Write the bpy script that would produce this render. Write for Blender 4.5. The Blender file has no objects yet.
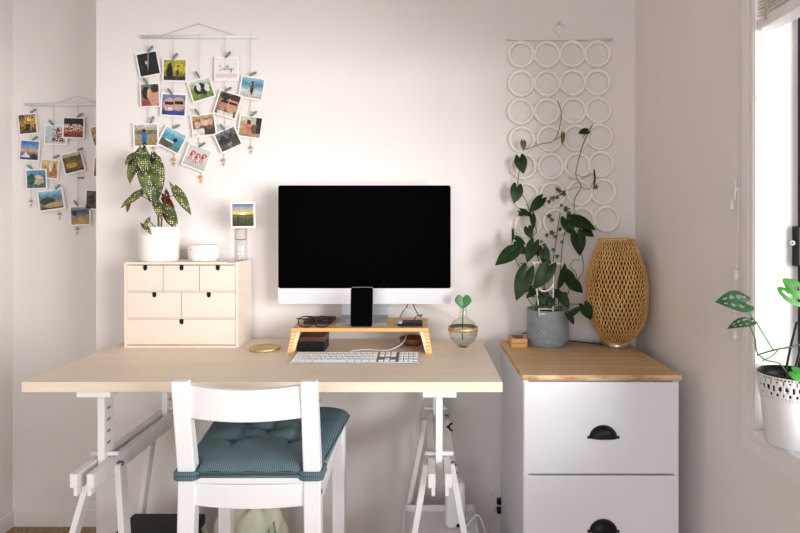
import bpy, bmesh, math, random
from mathutils import Vector, Matrix
R = math.radians
scene = bpy.context.scene
COL = scene.collection
# ---------------------------------------------------------------- camera / light / exposure
FPX, CX, CY, CAMZ = 571.0, 422.0, 222.0, 1.41
cam_d = bpy.data.cameras.new('camera'); cam = bpy.data.objects.new('camera', cam_d); COL.objects.link(cam)
cam_d.sensor_width = 36; cam_d.lens = FPX/800*36
cam_d.shift_x = (400-CX)/800; cam_d.shift_y = -(266.5-CY)/800
cam_d.clip_start = .05
cam.location = (0, 0, CAMZ); cam.rotation_euler = (R(90), 0, 0)
scene.camera = cam
w = bpy.data.worlds.new('sky'); scene.world = w; w.use_nodes = True
bg = w.node_tree.nodes['Background']; bg.inputs[0].default_value = (.82, .9, 1, 1); bg.inputs[1].default_value = .6
def area(name, loc, rot, sx, sy, power, col):
    l = bpy.data.lights.new(name, 'AREA'); l.shape = 'RECTANGLE'; l.size = sx; l.size_y = sy; l.energy = power; l.color = col
    o = bpy.data.objects.new(name, l); COL.objects.link(o); o.location = loc; o.rotation_euler = rot
    return o
# daylight falling through the right window, and through the big window behind the camera on the left
area('daylight_right_window', (6.0, -4.6, 1.75), (R(90), 0, R(42)), 5.4, 4.4, 1480, (1, .984, .972))
area('daylight_rear_window', (-.75, -2.75, 1.65), (R(84), 0, R(-4)), 1.9, 1.9, 50, (1, .965, .985))
scene.view_settings.view_transform = 'Standard'; scene.view_settings.look = 'None'
scene.view_settings.exposure = 0.25; scene.view_settings.gamma = 1; scene.view_settings.use_curve_mapping = False

def P(px, py, Y):
    return Vector(((px-CX)/FPX*Y, Y, CAMZ-(py-CY)/FPX*Y))
# ---------------------------------------------------------------- materials
def s2l(c):
    return tuple(((x/255)/12.92 if x/255 <= .04045 else ((x/255+.055)/1.055)**2.4) for x in c[:3])+(1,)
def mat(name, rgb, rough=.5, metal=0, var=.04, scale=12, bump=0, bscale=None, stretch=(1, 1, 1), rgb2=None, detail=4, coat=0, spec=.5, sss=0):
    m = bpy.data.materials.new(name); m.use_nodes = True; nt = m.node_tree; N = nt.nodes; L = nt.links
    b = N['Principled BSDF']; b.inputs['Roughness'].default_value = rough; b.inputs['Metallic'].default_value = metal
    b.inputs['Specular IOR Level'].default_value = spec
    if coat: b.inputs['Coat Weight'].default_value = coat
    tc = N.new('ShaderNodeTexCoord'); mp = N.new('ShaderNodeMapping'); mp.inputs['Scale'].default_value = stretch
    L.new(tc.outputs['Object'], mp.inputs[0])
    nz = N.new('ShaderNodeTexNoise'); nz.inputs['Scale'].default_value = scale; nz.inputs['Detail'].default_value = detail
    L.new(mp.outputs[0], nz.inputs['Vector'])
    cr = N.new('ShaderNodeValToRGB')
    c = s2l(rgb); c2 = s2l(rgb2) if rgb2 else tuple(min(1, x*(1+var*2)) for x in c[:3])+(1,)
    c1 = c if rgb2 else tuple(x*(1-var*2) for x in c[:3])+(1,)
    cr.color_ramp.elements[0].color = c1; cr.color_ramp.elements[0].position = .3
    cr.color_ramp.elements[1].color = c2; cr.color_ramp.elements[1].position = .7
    L.new(nz.outputs[0], cr.inputs[0]); L.new(cr.outputs[0], b.inputs['Base Color'])
    if bump:
        n2 = N.new('ShaderNodeTexNoise'); n2.inputs['Scale'].default_value = bscale or scale*4; n2.inputs['Detail'].default_value = 5
        L.new(mp.outputs[0], n2.inputs['Vector'])
        bp = N.new('ShaderNodeBump'); bp.inputs['Strength'].default_value = bump; bp.inputs['Distance'].default_value = .002
        L.new(n2.outputs[0], bp.inputs['Height']); L.new(bp.outputs[0], b.inputs['Normal'])
    return m
M = {}
M['wall'] = mat('wall_paint', (235, 229, 226), .85, var=.012, scale=2.5, bump=.12, bscale=160)
M['ceiling'] = mat('ceiling_paint', (235, 232, 228), .9, var=.01)
M['trimw'] = mat('trim_paint', (238, 233, 231), .5, var=.01, scale=5)
M['carpet'] = mat('carpet', (120, 96, 66), 1, scale=90, rgb2=(186, 160, 122), bump=1, bscale=300)
M['white'] = mat('white_lacquer', (236, 235, 236), .38, var=.01, scale=6)
M['whitewood'] = mat('white_stained_wood', (236, 234, 232), .45, var=.02, scale=14, stretch=(1, 1, .15))
M['cabinet'] = mat('cabinet_white', (238, 238, 245), .45, var=.012, scale=3)
M['ceramic'] = mat('white_ceramic', (240, 236, 232), .35, var=.01)
M['plastic'] = mat('white_plastic', (232, 232, 232), .35, var=.01)
M['greyplastic'] = mat('grey_inlay', (120, 116, 122), .5, var=.03)
M['black'] = mat('black_plastic', (9, 9, 11), .45, spec=.25, var=.05)
M['blackmetal'] = mat('black_metal', (10, 10, 12), .45, spec=.3, var=.05)
M['navy'] = mat('dark_window_frame', (26, 26, 38), .4, var=.05)
M['screen'] = mat('dark_screen', (1, 1, 3), .3, var=.0, spec=.008)
M['alu'] = mat('silver_aluminium', (214, 212, 216), .38, metal=.35, var=.01)
M['steel'] = mat('brushed_steel', (190, 188, 186), .3, metal=.9, var=.03)
M['zinc'] = mat('zinc_bolt', (120, 130, 145), .35, metal=.8, var=.05)
M['gold'] = mat('gold_leaf', (206, 182, 128), .42, metal=.6, var=.12, scale=40, bump=.4, bscale=120)
M['plywood'] = mat('birch_plywood', (229, 214, 199), .6, var=.02, scale=10, stretch=(.25, 1, 2.2))
M['desk'] = mat('birch_laminate', (231, 212, 188), .42, rgb2=(239, 224, 204), scale=7, stretch=(.18, 2.2, 1), detail=6)
M['pine'] = mat('pine_board', (196, 156, 108), .4, rgb2=(220, 186, 140), scale=11, stretch=(.16, 2.4, 1.5), detail=6)
M['pine_edge'] = mat('worn_pine_edge', (170, 120, 70), .7, rgb2=(232, 208, 172), scale=26, stretch=(.5, 1, 2), detail=6)
M['bamboo'] = mat('bamboo_ply', (206, 152, 88), .4, rgb2=(228, 182, 118), scale=16, stretch=(.15, 2.5, 1.5))
M['bamboo_pale'] = mat('bamboo_edge', (246, 222, 178), .45, rgb2=(232, 200, 150), scale=30, stretch=(.5, .5, 4))
M['weave'] = mat('woven_bamboo', (206, 152, 82), .5, rgb2=(234, 190, 120), scale=30, stretch=(1, 1, .4))
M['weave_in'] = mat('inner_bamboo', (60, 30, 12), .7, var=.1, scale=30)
M['darkwood'] = mat('dark_red_wood', (44, 18, 14), .35, rgb2=(92, 40, 30), scale=20, stretch=(.3, 2, 1))
M['brownwood'] = mat('brown_wood', (130, 78, 48), .45, rgb2=(158, 100, 64), scale=20, stretch=(1, 1, 3))
M['cotton'] = mat('natural_cotton', (246, 241, 230), .9, var=.02, scale=60, bump=.5, bscale=300)
M['string'] = mat('beige_string', (205, 192, 172), .9, var=.04, scale=60)
M['bead'] = mat('wooden_bead', (196, 152, 102), .5, var=.08, scale=50)
M['peg'] = mat('sage_peg', (112, 138, 128), .6, var=.08, scale=60)
M['card'] = mat('photo_card', (244, 240, 236), .45, var=.005)
M['soil'] = mat('potting_soil', (24, 18, 14), 1, rgb2=(52, 38, 28), scale=80, bump=1, bscale=150)
M['stem'] = mat('green_stem', (66, 92, 40), .5, var=.15, scale=30)
M['vine'] = mat('brown_vine', (66, 44, 26), .6, rgb2=(92, 84, 40), scale=18)
M['redstem'] = mat('red_stem', (110, 56, 36), .5, rgb2=(100, 96, 50), scale=30)
M['redunder'] = mat('red_leaf_underside', (128, 30, 26), .5, var=.15, scale=60)
M['leaf'] = mat('dark_heart_leaf', (10, 30, 6), .42, spec=.25, rgb2=(28, 58, 14), scale=26, bump=.2, bscale=120)
M['leafu'] = mat('leaf_underside', (48, 72, 34), .6, spec=.3, var=.1, scale=40)
M['leafb'] = mat('bright_leaf', (34, 104, 22), .4, rgb2=(66, 140, 40), scale=30)
M['leafh'] = mat('fresh_heart_leaf', (30, 96, 30), .4, rgb2=(52, 126, 42), scale=40)
M['monst'] = mat('monstera_leaf', (14, 52, 20), .4, rgb2=(30, 78, 32), scale=30)
M['olive'] = mat('young_olive_leaf', (82, 70, 28), .45, rgb2=(110, 100, 40), scale=40)
M['ivy'] = mat('ivy_leaf', (18, 40, 14), .45, rgb2=(84, 104, 50), scale=70, detail=2)
M['trellis'] = mat('white_trellis', (236, 234, 228), .5, var=.01)
M['cloth'] = mat('pale_green_cloth', (196, 200, 172), .9, rgb2=(226, 222, 204), scale=14, bump=.4)
M['cord_w'] = mat('white_cable', (228, 226, 224), .45, var=.01)
M['cord_k'] = mat('black_cable', (18, 17, 18), .5, var=.01)
M['blind'] = mat('blind_slat', (238, 232, 228), .5, var=.02, scale=10)
M['slot'] = mat('peg_slot', (150, 145, 140), .8, var=.02)
M['ink'] = mat('black_ink', (35, 33, 38), .6, var=.0)

def node_mat(name, build, rough=.5):
    m = bpy.data.materials.new(name); m.use_nodes = True; nt = m.node_tree
    b = nt.nodes['Principled BSDF']; b.inputs['Roughness'].default_value = rough
    build(nt, nt.nodes, nt.links, b); return m
def _beg(nt, N, L, b):
    tc = N.new('ShaderNodeTexCoord'); v = N.new('ShaderNodeTexVoronoi'); v.inputs['Scale'].default_value = 128; v.inputs['Randomness'].default_value = .4
    L.new(tc.outputs['Object'], v.inputs['Vector'])
    n = N.new('ShaderNodeTexNoise'); n.inputs['Scale'].default_value = 26; L.new(tc.outputs['Object'], n.inputs['Vector'])
    cr = N.new('ShaderNodeValToRGB'); cr.color_ramp.elements[0].color = s2l((26, 38, 16)); cr.color_ramp.elements[0].position = .35
    cr.color_ramp.elements[1].color = s2l((104, 116, 44)); cr.color_ramp.elements[1].position = .65
    L.new(n.outputs[0], cr.inputs[0])
    lt = N.new('ShaderNodeMath'); lt.operation = 'LESS_THAN'; lt.inputs[1].default_value = .25; L.new(v.outputs['Distance'], lt.inputs[0])
    mx = N.new('ShaderNodeMix'); mx.data_type = 'RGBA'; mx.inputs[7].default_value = s2l((236, 232, 206))
    L.new(lt.outputs[0], mx.inputs[0]); L.new(cr.outputs[0], mx.inputs[6]); L.new(mx.outputs[2], b.inputs['Base Color'])
M['begonia'] = node_mat('spotted_begonia_leaf', _beg, .4)
def _speck(nt, N, L, b):
    tc = N.new('ShaderNodeTexCoord'); v = N.new('ShaderNodeTexVoronoi'); v.inputs['Scale'].default_value = 62
    L.new(tc.outputs['Object'], v.inputs['Vector'])
    lt = N.new('ShaderNodeMath'); lt.operation = 'LESS_THAN'; lt.inputs[1].default_value = .14; L.new(v.outputs['Distance'], lt.inputs[0])
    mx = N.new('ShaderNodeMix'); mx.data_type = 'RGBA'; mx.inputs[6].default_value = s2l((240, 236, 232)); mx.inputs[7].default_value = s2l((60, 50, 48))
    L.new(lt.outputs[0], mx.inputs[0]); L.new(mx.outputs[2], b.inputs['Base Color'])
M['speckle'] = node_mat('speckled_ceramic', _speck, .4)
def _rib(nt, N, L, b):
    tc = N.new('ShaderNodeTexCoord'); wv = N.new('ShaderNodeTexWave'); wv.bands_direction = 'X'; wv.inputs['Scale'].default_value = 62; wv.inputs['Distortion'].default_value = .4
    L.new(tc.outputs['Object'], wv.inputs['Vector'])
    cr = N.new('ShaderNodeValToRGB'); cr.color_ramp.elements[0].color = s2l((62, 84, 92)); cr.color_ramp.elements[1].color = s2l((104, 128, 136))
    L.new(wv.outputs[0], cr.inputs[0]); L.new(cr.outputs[0], b.inputs['Base Color'])
    bp = N.new('ShaderNodeBump'); bp.inputs['Strength'].default_value = .4; bp.inputs['Distance'].default_value = .001
    L.new(wv.outputs[0], bp.inputs['Height']); L.new(bp.outputs[0], b.inputs['Normal'])
M['cushion'] = node_mat('ribbed_teal_cotton', _rib, .9)
def _print(nt, N, L, b):
    a = N.new('ShaderNodeVertexColor'); a.layer_name = 'Col'; L.new(a.outputs[0], b.inputs['Base Color'])
M['print'] = node_mat('photo_print', _print, .5)
def glass_mat(name, tint=(1, 1, 1), ior=1.45):
    m = bpy.data.materials.new(name); m.use_nodes = True; nt = m.node_tree; N = nt.nodes; L = nt.links
    N.remove(N['Principled BSDF']); out = N['Material Output']
    t = N.new('ShaderNodeBsdfTransparent'); t.inputs[0].default_value = (*tint, 1)
    g = N.new('ShaderNodeBsdfGlossy'); g.inputs['Roughness'].default_value = .04
    lw = N.new('ShaderNodeLayerWeight'); pw = N.new('ShaderNodeMath'); pw.operation = 'POWER'; pw.inputs[1].default_value = 3.5; L.new(lw.outputs['Facing'], pw.inputs[0])
    f = N.new('ShaderNodeMath'); f.operation = 'MULTIPLY_ADD'; f.inputs[1].default_value = .65; f.inputs[2].default_value = .03; L.new(pw.outputs[0], f.inputs[0])
    mx = N.new('ShaderNodeMixShader'); L.new(f.outputs[0], mx.inputs[0]); L.new(t.outputs[0], mx.inputs[1]); L.new(g.outputs[0], mx.inputs[2])
    L.new(mx.outputs[0], out.inputs[0]); return m
M['glass'] = glass_mat('clear_glass', (.985, .988, .985))
M['pane'] = glass_mat('window_glass', (.97, .98, .98))
M['water'] = glass_mat('water', (.96, .975, .95), 1.33)

# ---------------------------------------------------------------- mesh builder
class MB:
    def __init__(s): s.v = []; s.f = []; s.m = []; s.sm = []
    def add(s, vs, fs, mi=0, smooth=False):
        o = len(s.v); s.v += [Vector(v) for v in vs]
        for f in fs: s.f.append(tuple(i+o for i in f)); s.m.append(mi); s.sm.append(smooth)
        return s
    def box(s, x0, x1, y0, y1, z0, z1, mi=0):
        vs = [(x, y, z) for z in (z0, z1) for y in (y0, y1) for x in (x0, x1)]
        return s.add(vs, [(0, 2, 3, 1), (4, 5, 7, 6), (0, 1, 5, 4), (2, 6, 7, 3), (0, 4, 6, 2), (1, 3, 7, 5)], mi)
    def beam(s, p0, p1, w0, d0, w1=None, d1=None, mi=0):
        w1 = w1 or w0; d1 = d1 or d0; p0 = Vector(p0); p1 = Vector(p1)
        vs = [p0+Vector((x*w0/2, y*d0/2, 0)) for y in (-1, 1) for x in (-1, 1)] + [p1+Vector((x*w1/2, y*d1/2, 0)) for y in (-1, 1) for x in (-1, 1)]
        return s.add(vs, [(0, 2, 3, 1), (4, 5, 7, 6), (0, 1, 5, 4), (2, 6, 7, 3), (0, 4, 6, 2), (1, 3, 7, 5)], mi)
    def rbox(s, x0, x1, y0, y1, z0, z1, b=.003, seg=2, mi=0):
        bm = bmesh.new(); bmesh.ops.create_cube(bm, size=1)
        for v in bm.verts: v.co = Vector(((x0+x1)/2+v.co.x*(x1-x0), (y0+y1)/2+v.co.y*(y1-y0), (z0+z1)/2+v.co.z*(z1-z0)))
        bmesh.ops.bevel(bm, geom=bm.edges[:]+bm.verts[:], offset=b, segments=seg, profile=.5, affect='EDGES')
        bm.verts.index_update(); vs = [v.co.copy() for v in bm.verts]; fs = [[v.index for v in f.verts] for f in bm.faces]; bm.free()
        return s.add(vs, fs, mi)
    def tube(s, pts, r, n=8, mi=0, cap=True, closed=False):
        pts = [Vector(p) for p in pts]; k = len(pts); vs = []; up = None
        for i, p in enumerate(pts):
            a = pts[(i-1) % k] if (closed or i > 0) else p; b = pts[(i+1) % k] if (closed or i < k-1) else p
            t = (b-a).normalized() if (b-a).length > 1e-9 else Vector((0, 0, 1))
            if up is None: up = Vector((0, 0, 1)) if abs(t.z) < .9 else Vector((0, 1, 0))
            u = (up-t*up.dot(t))
            if u.length < 1e-6: u = t.orthogonal()
            u.normalize(); up = u; q = t.cross(u); rr = r(i/(k-1)) if callable(r) else r
            for j in range(n):
                a_ = 2*math.pi*j/n; vs.append(p+u*math.cos(a_)*rr+q*math.sin(a_)*rr)
        fs = []
        for i in range(k if closed else k-1):
            i2 = (i+1) % k
            for j in range(n): fs.append((i*n+j, i*n+(j+1) % n, i2*n+(j+1) % n, i2*n+j))
        s.add(vs, fs, mi, True)
        if cap and not closed:
            o = len(s.v)-k*n; s.f.append(tuple(o+j for j in range(n))[::-1]); s.m.append(mi); s.sm.append(False)
            s.f.append(tuple(o+(k-1)*n+j for j in range(n))); s.m.append(mi); s.sm.append(False)
        return s
    def lathe(s, prof, c=(0, 0, 0), n=40, mi=0, smooth=True, mod=None):
        c = Vector(c); vs = []
        for (r, z) in prof:
            for j in range(n):
                a = 2*math.pi*j/n; rr = r*(mod(a, z) if mod else 1); vs.append(c+Vector((rr*math.cos(a), rr*math.sin(a), z)))
        fs = []
        for i in range(len(prof)-1):
            for j in range(n): fs.append((i*n+j, i*n+(j+1) % n, (i+1)*n+(j+1) % n, (i+1)*n+j))
        s.add(vs, fs, mi, smooth); return s
    def sphere(s, c, r, n=12, mi=0):
        rx, ry, rz = r if isinstance(r, tuple) else (r, r, r); c = Vector(c); vs = []
        for i in range(n+1):
            t = math.pi*i/n
            for j in range(n*2):
                a = math.pi*j/n; vs.append(c+Vector((rx*max(1e-5, math.sin(t))*math.cos(a), ry*max(1e-5, math.sin(t))*math.sin(a), rz*math.cos(t))))
        m = n*2; fs = [(i*m+j, (i+1)*m+j, (i+1)*m+(j+1) % m, i*m+(j+1) % m) for i in range(n) for j in range(m)]
        return s.add(vs, fs, mi, True)
    def prism(s, poly, axis, a0, a1, mi=0):
        """poly: 2D outline; axis 'y': (x,z) extruded in y; 'z': (x,y) in z; 'x': (y,z) in x"""
        def mk(p, a): return {'y': (p[0], a, p[1]), 'z': (p[0], p[1], a), 'x': (a, p[0], p[1])}[axis]
        n = len(poly); vs = [mk(p, a0) for p in poly]+[mk(p, a1) for p in poly]
        fs = [tuple(range(n)), tuple(range(2*n-1, n-1, -1))]+[(i, i+n, (i+1) % n+n, (i+1) % n) for i in range(n)]
        return s.add(vs, fs, mi)
    def build(s, name, mats, parent=None, origin=None, bevel=0, fixn=True):
        if parent is not None: off = world_loc(parent)
        elif origin is not None: off = Vector(origin)
        else: off = Vector((0, 0, 0))
        me = bpy.data.meshes.new(name)
        o2 = Vector((0, 0, 0))
        if parent is not None and s.v:   # part origin at its own centre
            lo = Vector([min(v[i] for v in s.v) for i in range(3)]); hi = Vector([max(v[i] for v in s.v) for i in range(3)]); o2 = (lo+hi)/2-off
        me.from_pydata([tuple(v-off-o2) for v in s.v], [], s.f)
        for p, mi, sm in zip(me.polygons, s.m, s.sm): p.material_index = mi; p.use_smooth = sm
        if not isinstance(mats, (list, tuple)): mats = [mats]
        for m_ in mats: me.materials.append(M[m_] if isinstance(m_, str) else m_)
        if fixn:
            bm = bmesh.new(); bm.from_mesh(me); bmesh.ops.recalc_face_normals(bm, faces=bm.faces); bm.to_mesh(me); bm.free()
        o = bpy.data.objects.new(name, me); COL.objects.link(o)
        if parent is not None: o.parent = parent; o.location = o2
        else: o.location = off
        if bevel:
            b = o.modifiers.new('bevel', 'BEVEL'); b.width = bevel; b.segments = 2; b.limit_method = 'ANGLE'; b.angle_limit = R(40)
        return o
def world_loc(o):
    l = Vector((0, 0, 0))
    while o: l += o.location; o = o.parent
    return l
def tag(o, label=None, cat=None, group=None, kind=None):
    if label: o['label'] = label
    if cat: o['category'] = cat
    if group: o['group'] = group
    if kind: o['kind'] = kind
    return o
def empty(name, loc, label, cat, group=None):
    o = bpy.data.objects.new(name, None); o.empty_display_size = .02; COL.objects.link(o); o.location = loc
    return tag(o, label, cat, group)
def smooth_path(pts, n=8):
    pts = [Vector(p) for p in pts]; out = []
    for i in range(len(pts)-1):
        p0 = pts[max(i-1, 0)]; p1 = pts[i]; p2 = pts[i+1]; p3 = pts[min(i+2, len(pts)-1)]
        for k in range(n):
            t = k/n; out.append(.5*((2*p1)+(p2-p0)*t+(2*p0-5*p1+4*p2-p3)*t*t+(3*p1-p0-3*p2+p3)*t**3))
    return out+[pts[-1]]
def struct(o): o['kind'] = 'structure'; return o

# ---------------------------------------------------------------- room
WY, WX, LX, RY, RX = 2.25, .84, -1.90, 2.65, -1.284   # back wall, right wall, left wall, recess wall, wall edge
FY, CZ = -2.4, 2.6
WIN = (-.70, 1.43, .887, 2.08)        # y0,y1,z0,z1 of the right window opening
struct(MB().box(LX-.1, WX+.1, FY-.1, RY+.1, -.1, 0).build('floor', 'carpet'))
struct(MB().box(LX-.1, WX+.1, FY-.1, RY+.1, CZ, CZ+.1).build('ceiling', 'ceiling'))
struct(MB().box(RX, WX+.1, WY, RY+.1, 0, CZ).build('wall_back', 'wall'))
struct(MB().box(LX, RX, RY, RY+.1, 0, CZ).build('wall_recess', 'wall'))
struct(MB().box(LX-.1, LX, FY, RY+.1, 0, CZ).build('wall_left', 'wall'))
y0, y1, z0, z1 = WIN; XO = WX+.14
struct(MB().box(WX, XO, FY, y0, 0, CZ).box(WX, XO, y1, WY, 0, CZ).box(WX, XO, y0, y1, 0, z0).box(WX, XO, y0, y1, z1, CZ).build('wall_right', 'wall'))
RW = (-1.65, .25, .55, 2.35)
struct(MB().box(LX, RW[0], FY-.1, FY, 0, CZ).box(RW[1], WX, FY-.1, FY, 0, CZ).box(RW[0], RW[1], FY-.1, FY, 0, RW[2]).box(RW[0], RW[1], FY-.1, FY, RW[3], CZ).build('wall_front', mat('rear_wall_fill_cut', (150, 140, 132), .9, var=.02, scale=3)))  # unseen rear wall, its colour darkened to cut the fill light
struct(MB().box(LX+.012, RX, RY-.012, RY, 0, .078).build('baseboard_recess', 'trimw', bevel=.003))
struct(MB().box(LX, LX+.012, FY, RY, 0, .078).build('baseboard_left', 'trimw', bevel=.003))
struct(MB().box(RX, WX, WY-.012, WY, 0, .078).build('baseboard_back', 'trimw', bevel=.003))
struct(MB().box(WX-.012, WX, FY, WY-.012, 0, .078).build('baseboard_right', 'trimw', bevel=.003))
# casing round the right window: stepped moulding
tw = .062
def casing(mb, x0, x1, a, b):
    mb.box(x0, x1, y0-b, y0-a, z0-b, z1+b); mb.box(x0, x1, y1+a, y1+b, z0-b, z1+b)
    mb.box(x0, x1, y0-a, y1+a, z0-b, z0-a); mb.box(x0, x1, y0-a, y1+a, z1+a, z1+b)
c = MB(); casing(c, WX-.006, WX, 0, tw); casing(c, WX-.009, WX-.006, .004, .014); casing(c, WX-.008, WX-.006, .028, tw-.006)
struct(c.build('trim_1', 'trimw', bevel=.0015))
struct(MB().box(WX-.012, WX+.105, y0, y1, z0-.004, z0+.004).build('trim_2', 'white', bevel=.002))
# window frame
wf = MB(); fx0, fx1 = WX+.101, WX+.135; fw = .045
wf.box(fx0, fx1, y0, y0+fw, z0+.004, z1).box(fx0, fx1, y1-fw*.6, y1, z0+.004, z1).box(fx0, fx1, y0, y1, z0+.004, z0+.05).box(fx0, fx1, y0, y1, z1-.04, z1)
wf.box(fx0, fx1, .35, .39, z0, z1)
wfo = struct(wf.build('window_1', 'navy', origin=(fx0, (y0+y1)/2, z0)))
MB().box(fx0+.014, fx0+.019, y0+fw, y1-fw*.6, z0+.05, z1-.04).build('pane', 'pane', wfo)
lk = MB().rbox(fx0-.016, fx0, 1.405, 1.43, 1.30, 1.40, .004); lo_ = lk.build('latch', 'blackmetal', wfo)
k = MB(); k.tube([P(792.5, 243, 1.405), P(792.5, 243, 1.392)], .006, 14); k.build('keyhole', 'plastic', lo_)
k = MB(); k.tube([P(792.5, 243, 1.3925), P(792.5, 243, 1.390)], .0022, 8); k.build('keyhole_slot', 'black', lo_)
rf = MB().box(RW[0], RW[0]+.05, FY-.08, FY-.03, RW[2], RW[3]).box(RW[1]-.05, RW[1], FY-.08, FY-.03, RW[2], RW[3]).box(RW[0], RW[1], FY-.08, FY-.03, RW[2], RW[2]+.05).box(RW[0], RW[1], FY-.08, FY-.03, RW[3]-.05, RW[3]).box(-.72, -.68, FY-.08, FY-.03, RW[2], RW[3])
struct(rf.build('window_2', 'white'))

# ---------------------------------------------------------------- venetian blind, pulled up
bx0, bx1 = WX-.004, WX+.045
yb0, yb1 = y0+.01, y1-.006
bl = empty('window_blind', ((bx0+bx1)/2, (yb0+yb1)/2, 1.89), 'raised white slatted blind bundled at the top of the window', 'blind')
MB().rbox(bx0, bx1+.01, yb0, yb1, 2.035, 2.078, .003).build('head_rail', 'blind', bl)
for i in range(13):
    zz = 1.922+i*.0085
    MB().box(bx0+.002*(i % 2), bx1+.002*(i % 2), yb0, yb1, zz, zz+.0028).build('slat', 'blind', bl)
MB().rbox(bx0, bx1, yb0, yb1, 1.888, 1.915, .003).build('bottom_rail', 'blind', bl)
ld = MB()
for yy in (1.38, .7, .0, -.55):
    ld.tube([(bx0-.002, yy, 2.04), (bx0-.003, yy, 1.90)], .0012, 5); ld.tube([(bx0-.002, yy-.02, 2.04), (bx0-.003, yy+.008, 1.90)], .0012, 5)
ld.build('ladder_cord', 'string', bl)
cb = MB(); cb.tube(smooth_path([(bx0-.004, 1.30, 1.95), (bx0-.02, 1.295, 1.925), (bx0-.01, 1.26, 1.915), (bx0-.003, 1.22, 1.935)]), .0028, 8); cb.build('cord_loop', 'plastic', bl)
cords = MB(); xw = WX-.02
cords.tube(smooth_path([P(763, 24, 1.40), P(757, 80, 1.43), P(745, 150, 1.476), P(739, 188, 1.497)]), .0013, 6)
cords.tube(smooth_path([P(765, 24, 1.40), P(759, 83, 1.42), P(749, 150, 1.46), P(742, 188, 1.487)]), .0013, 6)
pc = empty('pull_cord', P(738, 192, 1.50), 'pair of thin white blind cords drawn left to a cleat on the wall', 'cord')
cords.build('cord', 'cord_w', pc)
def yat(px, x=xw): return x*FPX/(px-CX)
c2 = MB()
c2.tube(smooth_path([P(739, 190, yat(739)), P(738, 215, yat(738)), P(737, 240, yat(737)), P(736.5, 270, yat(736.5))]), .0011, 6)
c2.tube(smooth_path([P(736, 272, yat(736)), P(735.5, 300, yat(735.5)), P(735, 330, yat(735))]), .0011, 6)
c2.build('cord', 'cord_w', pc)
for (a, b) in ((732, 205), (736, 275), (735, 335)):
    p = P(a, b, yat(a)); MB().lathe([(0.0005, .014), (.004, .012), (.0065, -.008), (.007, -.012), (.0005, -.013)], p, 16).build('tassel', 'plastic', pc)
cl = P(739, 190, yat(739, WX-.008))
cm = MB().rbox(WX-.006, WX, cl.y-.008, cl.y+.008, cl.z-.03, cl.z+.03, .002).rbox(WX-.02, WX-.006, cl.y-.003, cl.y+.003, cl.z-.006, cl.z+.006, .002).tube(smooth_path([(WX-.02, cl.y, cl.z-.026), (WX-.017, cl.y, cl.z), (WX-.02, cl.y, cl.z+.026)]), .0025, 8)
tag(cm.build('cord_cleat', 'plastic', origin=cl), 'small white plastic cleat screwed to the right wall beside the window', 'cleat')

# ---------------------------------------------------------------- desk and trestles
DZ = .955; DF = 1.622; DB = 2.225
tag(MB().rbox(-1.138, .229, DF, DB, DZ-.029, DZ, .0015).build('desk_top', 'desk', origin=(-.45, 1.92, DZ)), 'long pale birch desk top lying across two white trestles', 'desk')
def trestle(xc, label):
    t = empty('trestle', (xc, 1.85, 0), label, 'trestle', 'white trestles under the desk')
    top = DZ-.029
    MB().rbox(xc-.048, xc+.048, 1.626, 2.20, top-.016, top, .001).build('support_board', 'whitewood', t)
    for (ya, yl) in ((1.665, -1), (2.075, 1)):
        u = MB().box(xc-.010, xc+.010, ya, ya+.05, .685, top-.016); uo = u.build('upright', 'whitewood', t, bevel=.001)
        h = MB()
        for k in range(6):
            z_ = .722+k*.034; h.box(xc+.0095, xc+.0103, ya+.014, ya+.032, z_, z_+.008)
        h.build('peg_hole', 'slot', uo)
        d = MB().tube([(xc-.042, ya+.02, .727), (xc+.042, ya+.02, .727)], .0065, 10); d.build('dowel', 'whitewood', t)
        b = MB().tube([(xc+.0335, ya+.030, .693), (xc+.0485, ya+.030, .693)], .0075, 12).tube([(xc+.0485, ya+.030, .693), (xc+.051, ya+.030, .693)], .003, 8); b.build('bolt', 'zinc', t)
    for sx in (-1, 1):
        x0_, x1_ = sorted((xc+sx*.013, xc+sx*.033))
        MB().prism([(1.57, .678), (1.57, .716), (2.15, .716), (2.15, .678), (2.12, .668), (1.60, .668)], 'x', x0_, x1_).build('rail', 'whitewood', t, bevel=.0015)
        xa, xb = sorted((xc+sx*.014, xc+sx*.024))
        MB().box(xa, xb, 1.572, 1.596, .655, .6775).build('rail_tab', 'whitewood', t, bevel=.001)
        for (ya, yl) in ((1.70, -1), (2.08, 1)):
            xt = xc+sx*.031; z_ = .695
            MB().beam((xt+sx*.006, ya, z_), (xt+sx*.138, ya+yl*(.155 if yl < 0 else .08), 0), .018, .038).build('leg', 'whitewood', t, bevel=.002)
    return t
tl = trestle(-.936, 'white wooden trestle holding up the left end of the desk')
tr = trestle(.05, 'white wooden trestle holding up the right end of the desk')
for (px, py, Y) in ((449.5, 427, 2.0), (456, 469, 1.72)):
    p = Vector((.094, Y, CAMZ-(py-CY)/FPX*Y)); w_ = MB()
    w_.tube([p+Vector((-.013, 0, 0)), p+Vector((.004, 0, 0))], .004, 10)
    for s_ in (-1, 1):
        w_.tube([p+Vector((.0, 0, s_*.003)), p+Vector((.006, 0, s_*.010)), p+Vector((.013, 0, s_*.013))], .0034, 8)
    w_.build('wing_nut', 'blackmetal' if Y > 1.9 else 'zinc', tr)

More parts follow.
